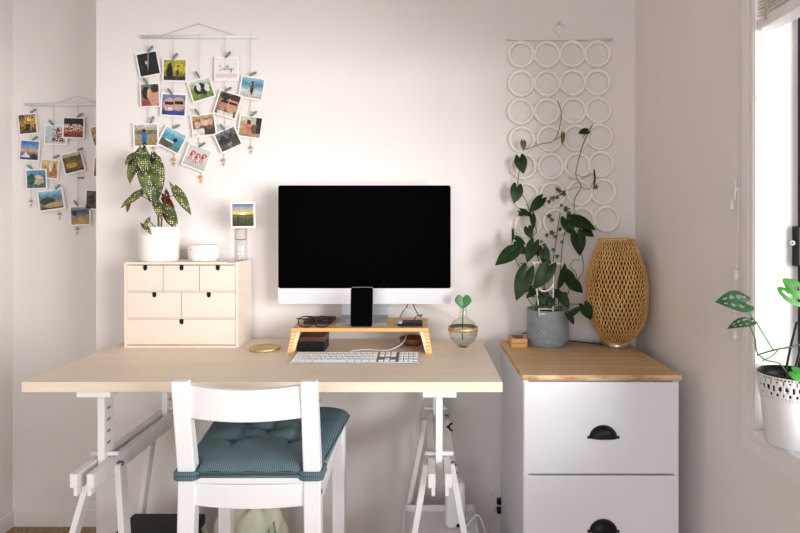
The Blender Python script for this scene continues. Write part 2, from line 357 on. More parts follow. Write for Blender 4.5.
# ---------------------------------------------------------------- counter stool
SB = 1.425
st = empty('counter_stool', (-.43, 1.63, 0), 'white wooden high stool with low open back pulled up to the desk', 'stool')
for (xt, xs, xb) in ((-.597, -.586, -.592), (-.279, -.274, -.262)):
    m_ = MB(); m_.beam((xs, SB+.012, .77), (xt, SB-.012, 1.018), .0435, .034, .0405, .026)
    m_.beam((xb, SB-.02, 0), (xs, SB+.012, .77), .036, .036, .0435, .034)
    m_.build('leg', 'white', st, bevel=.003)
for x in (-.632, -.268):
    MB().beam((x, 1.842, 0), (x, 1.842, .7565), .034, .034, .042, .04).build('leg', 'white', st, bevel=.003)
def bowed(xa, xb, yy, bow, zb, zt, dip, th, n=18):
    m_ = MB(); vs = []
    for i in range(n+1):
        t = i/n; q = 4*t*(1-t); x = xa+(xb-xa)*t; y = yy-bow*q
        vs += [(x, y, zb(t)), (x, y+th, zb(t)), (x, y+th, zt(t)-dip*q), (x, y, zt(t)-dip*q)]
    fs = [(i*4+a, i*4+(a+1) % 4, i*4+4+(a+1) % 4, i*4+4+a) for i in range(n) for a in range(4)]
    fs += [(0, 1, 2, 3), (n*4+3, n*4+2, n*4+1, n*4)]
    return m_.add(vs, fs)
bowed(-.578, -.296, SB-.012, .022, lambda t: .925-.004*4*t*(1-t), lambda t: 1.006, .007, .02).build('back_rail', 'white', st, bevel=.002)
bowed(-.568, -.29, SB+.0, .008, lambda t: .702-.005*4*t*(1-t), lambda t: .7565, 0, .02).build('seat_rail', 'white', st, bevel=.002)
MB().box(-.61, -.29, 1.835, 1.852, .70, .7565).build('seat_rail', 'white', st, bevel=.002)
for (xa, xb) in ((-.594, -.632), (-.262, -.268)):
    MB().add([(xa-.009, SB+.03, .705), (xa+.009, SB+.03, .705), (xb+.009, 1.825, .705), (xb-.009, 1.825, .705), (xa-.009, SB+.03, .7565), (xa+.009, SB+.03, .7565), (xb+.009, 1.825, .7565), (xb-.009, 1.825, .7565)], [(0, 1, 2, 3), (4, 7, 6, 5), (0, 4, 5, 1), (2, 6, 7, 3), (0, 3, 7, 4), (1, 5, 6, 2)]).build('seat_rail', 'white', st, bevel=.002)
MB().prism([(-.565, SB-.005), (-.295, SB-.005), (-.295, SB+.03), (-.245, SB+.03), (-.245, 1.868), (-.655, 1.868), (-.61, SB+.03), (-.565, SB+.03)], 'z', .757, .7735).build('seat', 'white', st, bevel=.004)
MB().box(-.61, -.29, 1.83, 1.85, .27, .31).build('foot_rest', 'white', st, bevel=.003)
MB().box(-.575, -.29, 1.405, 1.42, .33, .37).build('stretcher', 'white', st, bevel=.003)
for x in (-.616, -.264): MB().beam((x, SB-.005, .30), (x, 1.83, .30), .016, .002).box(x-.008, x+.008, SB, 1.83, .29, .33).build('stretcher', 'white', st)
for (px, py) in ((317.2, 401), (319, 492)):
    p = Vector((-.2555 if py < 450 else -.2515, SB+.004, CAMZ-(py-CY)/FPX*SB)); MB().tube([p, p+Vector((.002, 0, 0))], .0055, 10).build('screw_hole', 'greyplastic', st)
# cushion
cu = empty('seat_cushion', (-.44, 1.65, .774), 'teal ribbed tufted cushion tied onto the white stool', 'cushion')
def cushion():
    n = 44; top = []; m_ = MB()
    tufts = [(-.42, -.25), (.42, -.25), (-.42, .4), (.42, .4), (0, .08)]
    def pos(u, v, side):
        ya = SB-.010; yb = 1.872
        y = ya+(yb-ya)*((v+1)/2)*(1-.03*abs(u)**6*max(0, v)); q_ = min(1, max(0, (y-SB-.026)/.05)); q_ = q_*q_*(3-2*q_)
        hw = (.1285+.041*q_+(v+1)/2*.044)*(1-.05*max(0, v)**7); cxx = -.4305-(v+1)/2*.014
        # rounded corners
        x = cxx+u*hw
        e = (1-abs(u)**9)*(1-abs(v)**11); h = max(0, e)**(.5 if side > 0 else .22)
        z = .7745+.017+side*(.017+.012*(1-u*u*.5)*(1-v*v*.4))*h
        if side > 0:
            for (a, b) in tufts:
                dd = ((u-a)**2*1.0+(v-b)**2*1.1); z -= .024*math.exp(-dd/.016)
                ang = math.atan2(v-b, u-a); z -= .010*math.exp(-dd/.09)*(abs(math.cos(2*ang))**6)
            z += .0015*math.sin(u*9+v*5)*math.sin(v*11)
        else: z = max(z, .7742)
        k = 1-.02*max(0, abs(u)-.85)/.15
        return (x, y, z)
    for side in (1, -1):
        vs = [pos(-1+2*i/n, -1+2*j/n, side) for j in range(n+1) for i in range(n+1)]
        fs = [(j*(n+1)+i, j*(n+1)+i+1, (j+1)*(n+1)+i+1, (j+1)*(n+1)+i) for j in range(n) for i in range(n)]
        m_.add(vs, fs, 0, True)
    return m_
cushion().build('pad', 'cushion', cu)
pp = MB(); pts_ = []
for (x, y) in [(-.5585, SB-.008), (-.3025, SB-.008), (-.299, SB+.03), (-.285, SB+.055), (-.255, SB+.085), (-.236, 1.85), (-.252, 1.868), (-.637, 1.868), (-.653, 1.85), (-.608, SB+.085), (-.577, SB+.055), (-.562, SB+.03)]: pts_.append((x, y, .7785 if y < SB+.02 else .782))
pp.tube(pts_, .0035, 8, closed=True).build('piping', 'cushion', cu)
for (xc_, sgn) in ((-.587, -1), (-.2745, 1)):
    m_ = MB(); zc = .779
    a, b, ya, yb = xc_-.0245, xc_+.0245, SB-.010, SB+.034
    for zoff in (-.005, .006):
        m_.tube([(xc_-sgn*.034, ya+.012, zc+zoff+.003), (xc_-sgn*.0245, ya+.004, zc+zoff), (xc_-sgn*.018, ya-.001, zc+zoff), (xc_+sgn*.018, ya-.001, zc+zoff), (xc_+sgn*.0255, ya+.004, zc+zoff), (xc_+sgn*.0265, yb, zc+zoff+.004), (xc_+sgn*.004, yb+.008, zc+zoff+.006), (xc_-sgn*.03, yb+.006, zc+zoff+.006)], .0062, 8)
    m_.build('tie', 'cushion', cu)

# ---------------------------------------------------------------- things on the floor under the desk
bbx = empty('storage_box', (-.875, 1.84, 0), 'plain black lidded box on the floor under the left of the desk', 'box')
MB().rbox(-.995, -.762, 1.705, 1.98, 0, .36, .008).build('body', 'black', bbx)
MB().rbox(-1.003, -.752, 1.697, 1.988, .36, .398, .008).build('lid', 'black', bbx)
random.seed(4)
cl_m = MB(); nu, nv = 60, 30; vs = []
for i in range(nv+1):
    t = math.pi*i/nv
    for j in range(nu):
        a = 2*math.pi*j/nu; fold = 1+.07*math.sin(a*7+math.sin(t*3)*2)+.04*math.sin(a*13+t*6)
        vs.append((-.606+.133*math.sin(t)**.42*math.cos(a)*fold, 2.01+.095*math.sin(t)**.5*math.sin(a)*fold, .215+.205*math.cos(t)*(1+.05*math.sin(a*5+t*4))*(1 if i > 0 else 1)))
vs = [(x, y, max(z, 0.0)) for x, y, z in vs]
cl_m.add(vs, [(i*nu+j, (i+1)*nu+j, (i+1)*nu+(j+1) % nu, i*nu+(j+1) % nu) for i in range(nv) for j in range(nu)], 0, True)
cl_o = cl_m.build('fabric_bundle', 'cloth', origin=(-.585, 1.93, 0))
tag(cl_o, 'crumpled pale green cloth bundle on the floor behind the stool', 'cloth')
st_m = MB()
for k in range(4):
    st_m.tube(smooth_path([(-.50-.01*k*2, 1.925+.008*k, .40-.03*k), (-.485-.018*k, 1.90, .34-.02*k), (-.49-.02*k, 1.89, .26)], 6), .003, 6)
st_m.build('printed_stripe', mat('green_print', (96, 136, 112), .9, var=.1), cl_o)

un = empty('drawer_unit', (.065, 1.93, 0), 'white metal drawer unit with raised rim on the floor below right trestle', 'drawer unit')
MB().rbox(-.06, .185, 1.80, 2.055, 0, .37, .003).build('body', 'white', un)
m_ = MB().box(-.062, -.056, 1.798, 2.057, .37, .392).box(.181, .187, 1.798, 2.057, .37, .392).box(-.056, .181, 2.051, 2.057, .37, .392).box(-.056, .181, 1.798, 1.804, .37, .392)
m_.build('rim', 'white', un, bevel=.001)
for k in range(3): MB().rbox(-.052, .177, 1.794, 1.80, .02+k*.118, .128+k*.118, .001).build('drawer', 'white', un)
dv = empty('wifi_router', (.112, 1.955, .37), 'tall rounded white device standing on the white unit behind trestle leg', 'router')
MB().rbox(.078, .146, 1.925, 1.985, .3705, .528, .018, 4).build('body', 'plastic', dv)
MB().box(.116, .128, 1.922, 1.9255, .382, .392).build('port', 'black', dv)
ca = MB().tube(smooth_path([(.128, 1.918, .386), (.15, 1.90, .40), (.185, 1.89, .44), (.215, 1.90, .36), (.225, 1.95, .26), (.24, 2.05, .22), (.285, 2.215, .29)]), .0022, 7)
tag(ca.build('power_cable', 'cord_w', origin=(.2, 1.95, .3)), 'thin white cable running from the router across to the wall socket', 'cable')
ca = MB().tube(smooth_path([P(430, 395, 2.2), P(421, 405, 2.2), P(418, 430, 2.2), P(419, 470, 2.2), P(426, 500, 2.2), P(432, 530, 2.2)]), .0032, 7)
tag(ca.build('monitor_cable', 'cord_w', origin=P(419, 450, 2.2)), 'pale grey cable drooping down the wall behind the right trestle', 'cable')
so = empty('wall_socket', (.31, WY, .30), 'white double wall socket low on the wall left of the cabinet', 'socket')
MB().rbox(.272, .372, WY-.008, WY, .262, .345, .003).build('plate', 'plastic', so)
for zz in (.285, .32): MB().rbox(.292, .312, WY-.03, WY-.008, zz-.012, zz+.010, .004).build('plug', 'black', so)

# ---------------------------------------------------------------- white cabinet
KZ = .948; KF, KB = 1.724, 2.205; KL, KR = .302, .783
kb = empty('drawer_cabinet', ((KL+KR)/2, (KF+KB)/2, 0), 'white drawer cabinet with pine top and black cup pulls', 'cabinet')
kt = KZ-.016
m_ = MB().box(KL+.004, KL+.020, KF+.004, KB, 0, kt).box(KR-.022, KR-.006, KF+.004, KB, 0, kt).box(KL+.02, KR-.022, KB-.01, KB, 0, kt).box(KL+.02, KR-.022, KF+.02, KB-.01, 0, .03).box(KL+.02, KR-.022, KF+.02, KB-.01, kt-.016, kt)
m_.build('body', 'cabinet', kb, bevel=.001)
# board with a worn, slightly wavy front edge
m_ = MB(); n = 60; random.seed(2); vs = []
for i in range(n+1):
    x = KL+(KR-KL)*i/n; j1 = random.uniform(-.0012, .0008); j2 = random.uniform(-.001, .001)
    vs += [(x, KB, KZ-.015), (x, KF-.004+j1, KZ-.0155), (x, KF-.006+j2, KZ-.008), (x, KF-.002+j1, KZ), (x, KB, KZ)]
for i in range(n):
    for a in range(5): m_.add([], [], 0)
fs = []; mi = []
o = 0
m_.v += [Vector(v) for v in vs]
for i in range(n):
    for a in range(5):
        m_.f.append((i*5+a, i*5+(a+1) % 5, i*5+5+(a+1) % 5, i*5+5+a)); m_.m.append(1 if a in (1, 2) else 0); m_.sm.append(False)
for e in (0, n):
    m_.f.append(tuple(e*5+a for a in range(5))); m_.m.append(1); m_.sm.append(False)
m_.build('top_board', ['pine', 'pine_edge'], kb)
def cup(mb, c):
    n, q = 16, 8; vs = []; c = Vector(c); hw, hh, dp = .042, .037, .022
    for i in range(q+1):
        b = i/q*math.pi/2
        for j in range(n+1):
            a = math.pi*j/n
            vs.append(c+Vector((-hw*math.cos(a)*math.cos(b)**.6 if i < q else -hw*math.cos(a)*.02, -dp*math.sin(b)-.001, hh*math.sin(a)*(math.cos(b)**.6 if i < q else .02)-.008)))
    mb.add(vs, [(i*(n+1)+j, i*(n+1)+j+1, (i+1)*(n+1)+j+1, (i+1)*(n+1)+j) for i in range(q) for j in range(n)], 0, True)
    mb.rbox(c.x-hw-.006, c.x+hw+.006, c.y-.004, c.y, c.z-.010, c.z-.004, .001)
    mb.rbox(c.x-hw-.006, c.x+hw+.006, c.y-.006, c.y, c.z-.011, c.z-.004, .001)
    return mb
for k in range(3):
    zt = kt-.005-k*.283; zb = zt-.277
    if zb < 0.02: zb = .02
    d = MB().rbox(KL+.006, KR-.008, KF-.001, KF+.018, zb, zt, .002).build('drawer', 'cabinet', kb)
    h = cup(MB(), ((KL+KR)/2+.004, KF-.001, zt-.158)).build('cup_handle', 'blackmetal', d)
# things on the cabinet
p = P(516, 344, 2.14)
wb = empty('wooden_coaster_box', (.355, 2.135, KZ), 'small pale wooden box on the back left corner of the cabinet', 'box')
for k in range(2): MB().rbox(.328, .388, 2.10, 2.175, KZ+k*.0165, KZ+.0155+k*.0165, .0015).build('layer', 'bamboo', wb)
MB().rbox(.34, .376, 2.11, 2.16, KZ+.032, KZ+.035, .001).build('dark_inlay', 'darkwood', wb)

# lamp
LC = Vector((.722, 2.118, KZ))
la = empty('table_lamp', LC, 'barrel-shaped woven bamboo lamp in the corner of the cabinet top', 'lamp')
MB().lathe([(.0005, 0), (.043, 0), (.045, .003), (.045, .014), (.042, .018), (.0005, .018)], LC, 36).build('base', 'steel', la)
MB().lathe([(.0005, .018), (.012, .018), (.012, .06), (.018, .065), (.018, .12), (.0005, .12)], LC, 20).build('lamp_holder', 'plastic', la)
Hs, z_s = .380, .018
def rprof(t):
    pts = [(0, .044), (.05, .063), (.17, .094), (.28, .106), (.40, .1115), (.58, .110), (.72, .101), (.86, .0835), (1, .063)]
    for (a, ra), (b, rb) in zip(pts, pts[1:]):
        if t <= b: 
            q = (t-a)/(b-a); return ra+(rb-ra)*q
    return pts[-1][1]
NS, ROWS, SUB = 100, 23, 7
m_ = MB()
def lampP(th, t, dr): r = rprof(t)+dr; return LC+Vector((r*math.cos(th), r*math.sin(th), z_s+t*Hs))
dth = 2*math.pi/NS
for k in range(NS):
    vs = []; n = ROWS*SUB
    for i in range(n+1):
        t = i/n; ph = math.pi*t*ROWS
        off = (1 if k % 2 else -1)*math.cos(ph)*.33*dth
        for s_ in (-1, 1):
            vs.append(lampP(k*dth+off+s_*dth*.30, t, .0012*math.sin(ph*1+k*math.pi/2)))
    m_.add(vs, [(2*i, 2*i+1, 2*i+3, 2*i+2) for i in range(n)], 0, True)
for i in range(ROWS*2+1):
    t = min(1, max(0, i/(ROWS*2)));  
    if i % 2: continue
shade = m_.build('lamp_shade', 'weave', la)
sm = shade.modifiers.new('thick', 'SOLIDIFY'); sm.thickness = .0014
m_ = MB()
for t in (0, 1): MB().tube([lampP(a*2*math.pi/60, t, 0) for a in range(60)], .0028, 8, closed=True).build('rim', 'weave', shade)
m_ = MB()
# inner layer of criss-cross bamboo
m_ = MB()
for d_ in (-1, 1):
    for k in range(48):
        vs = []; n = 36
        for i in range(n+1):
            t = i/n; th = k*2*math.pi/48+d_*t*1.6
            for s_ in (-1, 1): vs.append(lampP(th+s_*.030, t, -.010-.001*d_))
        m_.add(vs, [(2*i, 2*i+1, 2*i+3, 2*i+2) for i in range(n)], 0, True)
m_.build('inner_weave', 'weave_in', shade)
ca = MB().tube(smooth_path([LC+Vector((-.045, .01, .005)), P(600, 344, 2.15), P(585, 342.6, 2.17), P(570, 341, 2.19), P(560, 340.6, 2.195), P(540, 340.2, 2.198), (.40, 2.19, KZ+.035), (.385, 2.18, KZ+.036)]), .0022, 7)
ca.v = [Vector((v.x, v.y, max(v.z, KZ+.0003))) for v in ca.v]
ca.build('power_cord', 'cord_k', la)

# ---------------------------------------------------------------- leaves
def leaf(base, tip, width, normal=(0, -1, .2), arch=.15, fold=.12, kind='heart', n=14, wave=0, holes=None):
    base = Vector(base); tip = Vector(tip); L = (tip-base).length; yd = (tip-base).normalized()
    nn = Vector(normal); nn = (nn-yd*nn.dot(yd)).normalized(); xd = yd.cross(nn)
    W = width/2; rows = []; m = 8
    def hw(u):
        if kind == 'heart':
            return W*(.72+.28*math.sin(u/.26*math.pi/2)) if u < .26 else W*max(0, math.cos((u-.26)/.74*math.pi/2))**1.0
        if kind == 'wing':
            return W*(.35+.65*math.sin(u/.35*math.pi/2)) if u < .35 else W*max(0, math.cos((u-.35)/.65*math.pi/2))**.9
        return W*math.sin(math.pi*min(1, u*.97+.03))**.8
    top = []; bot = []
    for i in range(n+1):
        u = i/n; h = hw(u)
        for j in range(-m, m+1):
            v = j/m; av = abs(v)
            back = 0
            if kind == 'heart': back = .24*math.sin(av*math.pi*.80)*(1-u)**3
            if kind == 'wing': back = .24*(av if v > 0 else av*.25)*(1-u)**3
            p = base+yd*L*(u-back)+xd*v*h
            p = p+nn*(arch*L*4*u*(1-u)*.5 - arch*L*.0 + fold*av*h - fold*.6*av*av*h*.9 + wave*L*math.sin(u*14+v*3)*av)
            top.append(p); bot.append(p-nn*.0007)
    c = 2*m+1; fs = []
    for i in range(n):
        for j in range(c-1):
            if holes and holes((i+.5)/n, (j+.5-m)/m): continue
            fs.append((i*c+j, i*c+j+1, (i+1)*c+j+1, (i+1)*c+j))
    mb = MB(); mb.add(top, fs, 0, True); mb.add(bot, [f[::-1] for f in fs], 1, True)
    return mb
def add_leaf(parent, mats, *a, **k):
    return leaf(*a, **k).build('leaf', mats, parent, fixn=False)

# ---- hoya / heart leaf plant on the cabinet
PC = Vector(((547.5-CX)/FPX*2.155, 2.155, KZ))
hp = empty('potted_vine', PC, 'climbing heart-leaf vine on white trellis in grey-blue textured pot', 'potted plant')
# dimpled pot: lathe with geometry texture
m_ = MB(); n, rows = 120, 30; H = .135; vs = []
for i in range(rows+1):
    t = i/rows; z = t*H
    r = .066+.010*min(1, t/.18)**.6 if t < .18 else .076
    if t > .9: r = .0765
    for j in range(n):
        dd = 0
        if .12 < t < .88: dd = -.0016 if (((j+2*((i//2) % 2))//2) % 2 == 0 and i % 2) else .0006
        a = 2*math.pi*j/n; vs.append(PC+Vector(((r+dd)*math.cos(a), (r+dd)*math.sin(a), z)))
m_.add(vs, [(i*n+j, i*n+(j+1) % n, (i+1)*n+(j+1) % n, (i+1)*n+j) for i in range(rows) for j in range(n)], 0, False)
m_.lathe([(.0765, H), (.0715, H+.001), (.070, H-.02), (.064, .012), (.0005, .012)], PC, n).lathe([(.066, 0), (.0005, 0)], PC, n)
m_.build('pot', mat('grey_blue_ceramic', (134, 144, 150), .45, rgb2=(152, 162, 167), scale=40), hp)
MB().lathe([(.0005, H-.010), (.03, H-.009), (.0702, H-.014)], PC, 32).build('soil', 'soil', hp)
tr_ = MB(); YT = 2.085
a0, a1 = P(534, 261, YT), P(539.5, 314, YT); b0, b1 = P(553.5, 262, YT), P(553, 314, YT)
tr_.tube([a0, a1+Vector((0, 0, -.01))], .0028, 8); tr_.tube([b0, b1+Vector((0, 0, -.01))], .0028, 8)
tr_.tube([P(532, 263, YT), P(541, 262, YT)], .0028, 8); tr_.tube([P(551, 262.5, YT), P(561, 264, YT)], .0028, 8)
tr_.tube([a1, b1], .0028, 8); tr_.tube([P(538.5, 309, YT), P(553, 309, YT)], .0022, 8)
tr_.tube(smooth_path([P(538, 284, YT), P(541, 290, YT), P(546, 291, YT), P(551, 288, YT), P(553, 284, YT)]), .003, 8)
tr_.build('trellis', 'trellis', hp)
VY = 2.212
def vine(pts, r=.0016, m='vine', Y=VY):
    mb = MB(); mb.tube(smooth_path([P(x, y, (q[0] if q else Y)) for (x, y, *q) in pts]), r, 6); return mb.build('stem', m, hp)
Z4 = lambda x, y: (480+x/3.807, 100+y/3.807)
Z5 = lambda x, y: (480+x/4.1, 220+y/4.1)
vine([Z4(428, 95), Z4(400, 150), Z4(383, 200), Z4(365, 285), Z4(385, 330), Z4(360, 380), Z4(355, 470), (*Z5(345, 60), 2.2), (*Z5(330, 200), 2.17), (*Z5(320, 372), 2.15)])
vine([Z4(296, 5), Z4(310, 60), Z4(285, 150), Z4(230, 168), Z4(175, 188)], .0014)
vine([Z4(280, 153), Z4(312, 136)], .0011)
vine([Z4(150, 262), Z4(145, 330), Z4(175, 385), Z4(195, 440), Z4(215, 500), (*Z5(215, 80), 2.18), (*Z5(250, 200), 2.15), (*Z5(280, 372), 2.14)])
vine([Z4(365, 285), Z4(400, 293), Z4(435, 283), Z4(425, 330), Z4(400, 340), Z4(385, 330)], .001)
vine([Z4(385, 330), Z4(330, 345), Z4(270, 380)], .001)
vine([Z4(305, 430), Z4(297, 480), Z4(290, 533), (*Z5(300, 180), 2.16), (*Z5(295, 372), 2.14)], .0016, 'stem')
vine([Z4(332, 245), Z4(334, 262), Z4(330, 250)], .0006); vine([Z4(335, 292), Z4(345, 302), Z4(358, 296)], .0006)
vine([(*Z5(418, 140), 2.15), (*Z5(424, 200), 2.15), (*Z5(405, 240), 2.14), (*Z5(372, 262), 2.14), (*Z5(362, 300), 2.14), (*Z5(330, 374), 2.14)])
vine([(*Z5(418, 165), 2.15), (*Z5(385, 165), 2.14), (*Z5(372, 190), 2.14), (*Z5(392, 215), 2.14), (*Z5(398, 245), 2.14)], .0012, 'stem')
vine([(*Z5(145, 160), 2.12), (*Z5(165, 200), 2.12), (*Z5(190, 250), 2.11), (*Z5(195, 320), 2.11), (*Z5(240, 370), 2.13)], .0015)
vine([(*Z5(155, 185), 2.12), (*Z5(180, 178), 2.12), (*Z5(210, 215), 2.11)], .0012, 'stem')
vine([(*Z5(360, 345), 2.13), (*Z5(400, 345), 2.10), (*Z5(425, 355), 2.09)], .0012, 'stem')
vine([(*Z5(330, 374), 2.13), (*Z5(372, 380), 2.10), (*Z5(420, 350), 2.09)], .0012)
vine([Z4(390, 145), Z4(400, 130)], .0012)
HL = ('leaf', 'leafu')
def hl(bx, by, tx, ty, w, Y, nrm=(0, -1, .25), m=HL, **k):
    s_ = FPX/Y; return add_leaf(hp, m, P(bx, by, Y), P(tx, ty, Y-.008), .9*w/s_, nrm, **k)
hl(520, 158, 523.5, 174, 14, 2.20, (-.2, -1, .2)); hl(517, 187, 514, 203.5, 15, 2.20, (.2, -1, .3))
hl(541.5, 199, 529, 213, 12, 2.225, (.1, -1, .4)); hl(523, 141.5, 523.5, 151, 6.5, 2.21, m=('olive', 'leafu')); hl(563, 134, 562, 145, 5, 2.21, m=('olive', 'leafu'))
hl(587.5, 131, 578, 133.5, 8.5, 2.20, (0, -1, .5)); hl(594, 173, 593, 190, 4, 2.20, (.7, -.7, .1), m=('leaf', 'leafu'))
hl(573, 220, 596, 230, 17, 2.17, (0, -1, .6)); hl(566, 219, 572, 235, 15, 2.18, (-.2, -1, .3)); hl(583, 230, 594, 237, 12, 2.16, (.2, -1, .5)); hl(577, 234, 580, 256, 17, 2.15, (0, -1, .15))
hl(523, 213, 518, 216, 6, 2.2); hl(521, 211, 532, 217, 8, 2.21, (0, -1, .6)); hl(532, 215, 533, 230, 8, 2.20, (.4, -1, .1)); hl(528, 228, 531, 239, 10.5, 2.18, (-.2, -1, .2))
hl(512.5, 231, 511.5, 244, 4.5, 2.17, (.7, -.7, 0)); hl(516, 238, 526, 245, 7, 2.16, (0, -1, .7))
hl(515, 250, 495, 265.5, 17, 2.10, (-.25, -1, .35), arch=.1); hl(515, 246, 527, 254, 14, 2.13, (0, -1, .5)); hl(534, 243, 527, 263, 14, 2.12, (-.3, -1, .2)); hl(543, 249, 546, 268, 13, 2.12, (.2, -1, .1))
hl(527, 271, 516, 301, 20, 2.07, (-.2, -1, .15), arch=.12); hl(549, 266, 533, 290, 19, 2.08, (.1, -1, .2)); hl(532, 288, 524, 292, 6, 2.1)
hl(558, 289, 565, 263, 11, 2.10, (.45, -1, 0), kind='oval'); hl(565, 273, 577, 289, 14, 2.13, (.2, -1, .3)); hl(570, 282, 583, 293, 15, 2.11, (.2, -1, .4))
hl(584, 305.5, 591, 320, 15, 2.07, (.1, -1, .2)); hl(571, 314, 583, 306, 7, 2.09, (0, -1, .6)); hl(568, 314, 574, 325, 8, 2.07, (.3, -1, .1))
hl(542, 293, 548, 307, 14, 2.09, (.1, -1, .3)); hl(561, 296, 569, 309, 12, 2.09, (.1, -1, .3)); hl(555, 292, 565, 300, 10, 2.10, (0, -1, .6)); hl(552, 299, 549, 309, 9, 2.08)
hl(534, 292, 526, 298, 7, 2.1, (0, -1, .6)); hl(537, 254, 541, 245, 8, 2.14); hl(540, 300, 535, 311, 7, 2.09)
# ivy
def star_leaf(mb, c, r, rot, tilt, mi=0):
    pr = [1, .42, .75, .4, .62, .35, .3, .35, .62, .4, .75, .42]; c = Vector(c); vs = [c]
    for i, q in enumerate(pr):
        a = rot+2*math.pi*i/12; x = math.cos(a)*q*r; z = math.sin(a)*q*r; vs.append(c+Vector((x, x*tilt[0]+z*tilt[1]-.15*q*r, z)))
    mb.add(vs, [(0, 1+i, 1+(i+1) % 12) for i in range(12)], mi)
random.seed(11); iv = MB()
for (x, y, r) in [(320, 355, 20), (303, 345, 14), (275, 372, 16), (262, 385, 12), (292, 338, 12), (325, 415, 18), (338, 432, 14), (262, 440, 16), (275, 455, 14), (270, 505, 16), (440, 333, 14), (305, 493, 12), (285, 520, 12), (255, 515, 12), (310, 400, 10), (295, 372, 12)]:
    star_leaf(iv, P(*Z4(x, y), VY-random.uniform(0, .03)), r/3.807/FPX*2.2*1.15, random.uniform(0, 6.3), (random.uniform(-.5, .5), random.uniform(-.4, .6)))
for (x, y, r) in [(295, 55, 16), (335, 92, 14), (300, 120, 14), (318, 150, 15), (262, 100, 14), (290, 175, 12), (250, 88, 13), (280, 320, 16), (310, 310, 14), (335, 330, 16), (355, 345, 14), (225, 295, 15), (215, 310, 12), (260, 345, 14), (300, 345, 14), (330, 355, 12), (350, 300, 13), (320, 290, 13)]:
    star_leaf(iv, P(*Z5(x, y), 2.13-random.uniform(0, .03)), r/4.1/FPX*2.12*1.1, random.uniform(0, 6.3), (random.uniform(-.5, .5), random.uniform(-.4, .6)))
iv.build('ivy_foliage', 'ivy', hp, fixn=False)

# ---------------------------------------------------------------- ring wall hanging
RYY = WY-.0085
rows_ = [
 [(97, 103), (157, 103), (216, 102), (274, 102)], [(97, 170), (157, 170), (217, 168), (274, 168)], [(96, 235), (157, 235), (218, 233), (276, 232)],
 [(99, 300), (163, 298), (224, 296), (280, 294)], [(102, 362), (166, 362), (228, 360), (282, 357)], [(107, 430), (170, 428), (232, 424), (287, 421)], [(112, 497), (178, 491), (238, 487), (295, 484)]]
wh = empty('wall_hanging', P(559, 120, WY), 'cream wall hanging of four columns of cotton rings above the cabinet', 'wall hanging')
ring_me = None
for ri, row in enumerate(rows_):
    for ci, (x, y) in enumerate(row):
        p = P(479.3+x/2.317, 10+y/2.317, RYY)
        if ring_me is None:
            rb = MB().tube([(.047*math.cos(a*2*math.pi/48), 0, .047*math.sin(a*2*math.pi/48)) for a in range(48)], .0072, 10, closed=True)
            ro = rb.build('ring', 'cotton', wh); ring_me = ro
            ro.location = p-wh.location
        else:
            r2 = ring_me.copy(); COL.objects.link(r2); r2.parent = wh; r2.location = p-wh.location
kq = {}
def knot(p, rad):
    p = Vector(p)
    if rad not in kq: o = MB().sphere(p, rad, 6).build('knot', 'cotton', wh); kq[rad] = o
    else: o = kq[rad].copy(); COL.objects.link(o); o.parent = wh; o.location = p-wh.location
pt = lambda rc: P(480+rows_[rc[0]][rc[1]][0]/2.317, 10+rows_[rc[0]][rc[1]][1]/2.317, RYY)
for r_ in range(7):
    for c_ in range(4):
        if r_ < 6: knot((pt((r_, c_))+pt((r_+1, c_)))/2, (.004, .006, .006))
        if c_ < 3: knot((pt((r_, c_))+pt((r_, c_+1)))/2, (.006, .006, .004))
for c_ in range(4): q = pt((0, c_)); knot((q.x, RYY, q.z+.052), (.004, .007, .006))
MB().tube([P(506, 39.5, RYY), P(612, 39.5, RYY)], .0045, 10).build('dowel', mat('pale_dowel', (242, 234, 218), .6, var=.03, scale=30), wh)
MB().tube(smooth_path([P(559, 36.5, RYY-.003), P(558.5, 33, RYY-.003), P(555, 31, RYY-.003), P(553.5, 27.5, RYY-.003), P(556.5, 24, RYY-.003), P(561, 23.5, RYY-.003), P(565, 26.5, RYY-.003)]), .003, 8).tube([P(559, 36.5, RYY), P(559, 40, RYY)], .0028, 8).build('hook', 'trellis', wh)
MB().tube([P(559, 21.5, WY), P(559, 22.5, WY-.012), P(559, 24, WY-.013)], .0022, 8).build('nail', 'steel', wh)

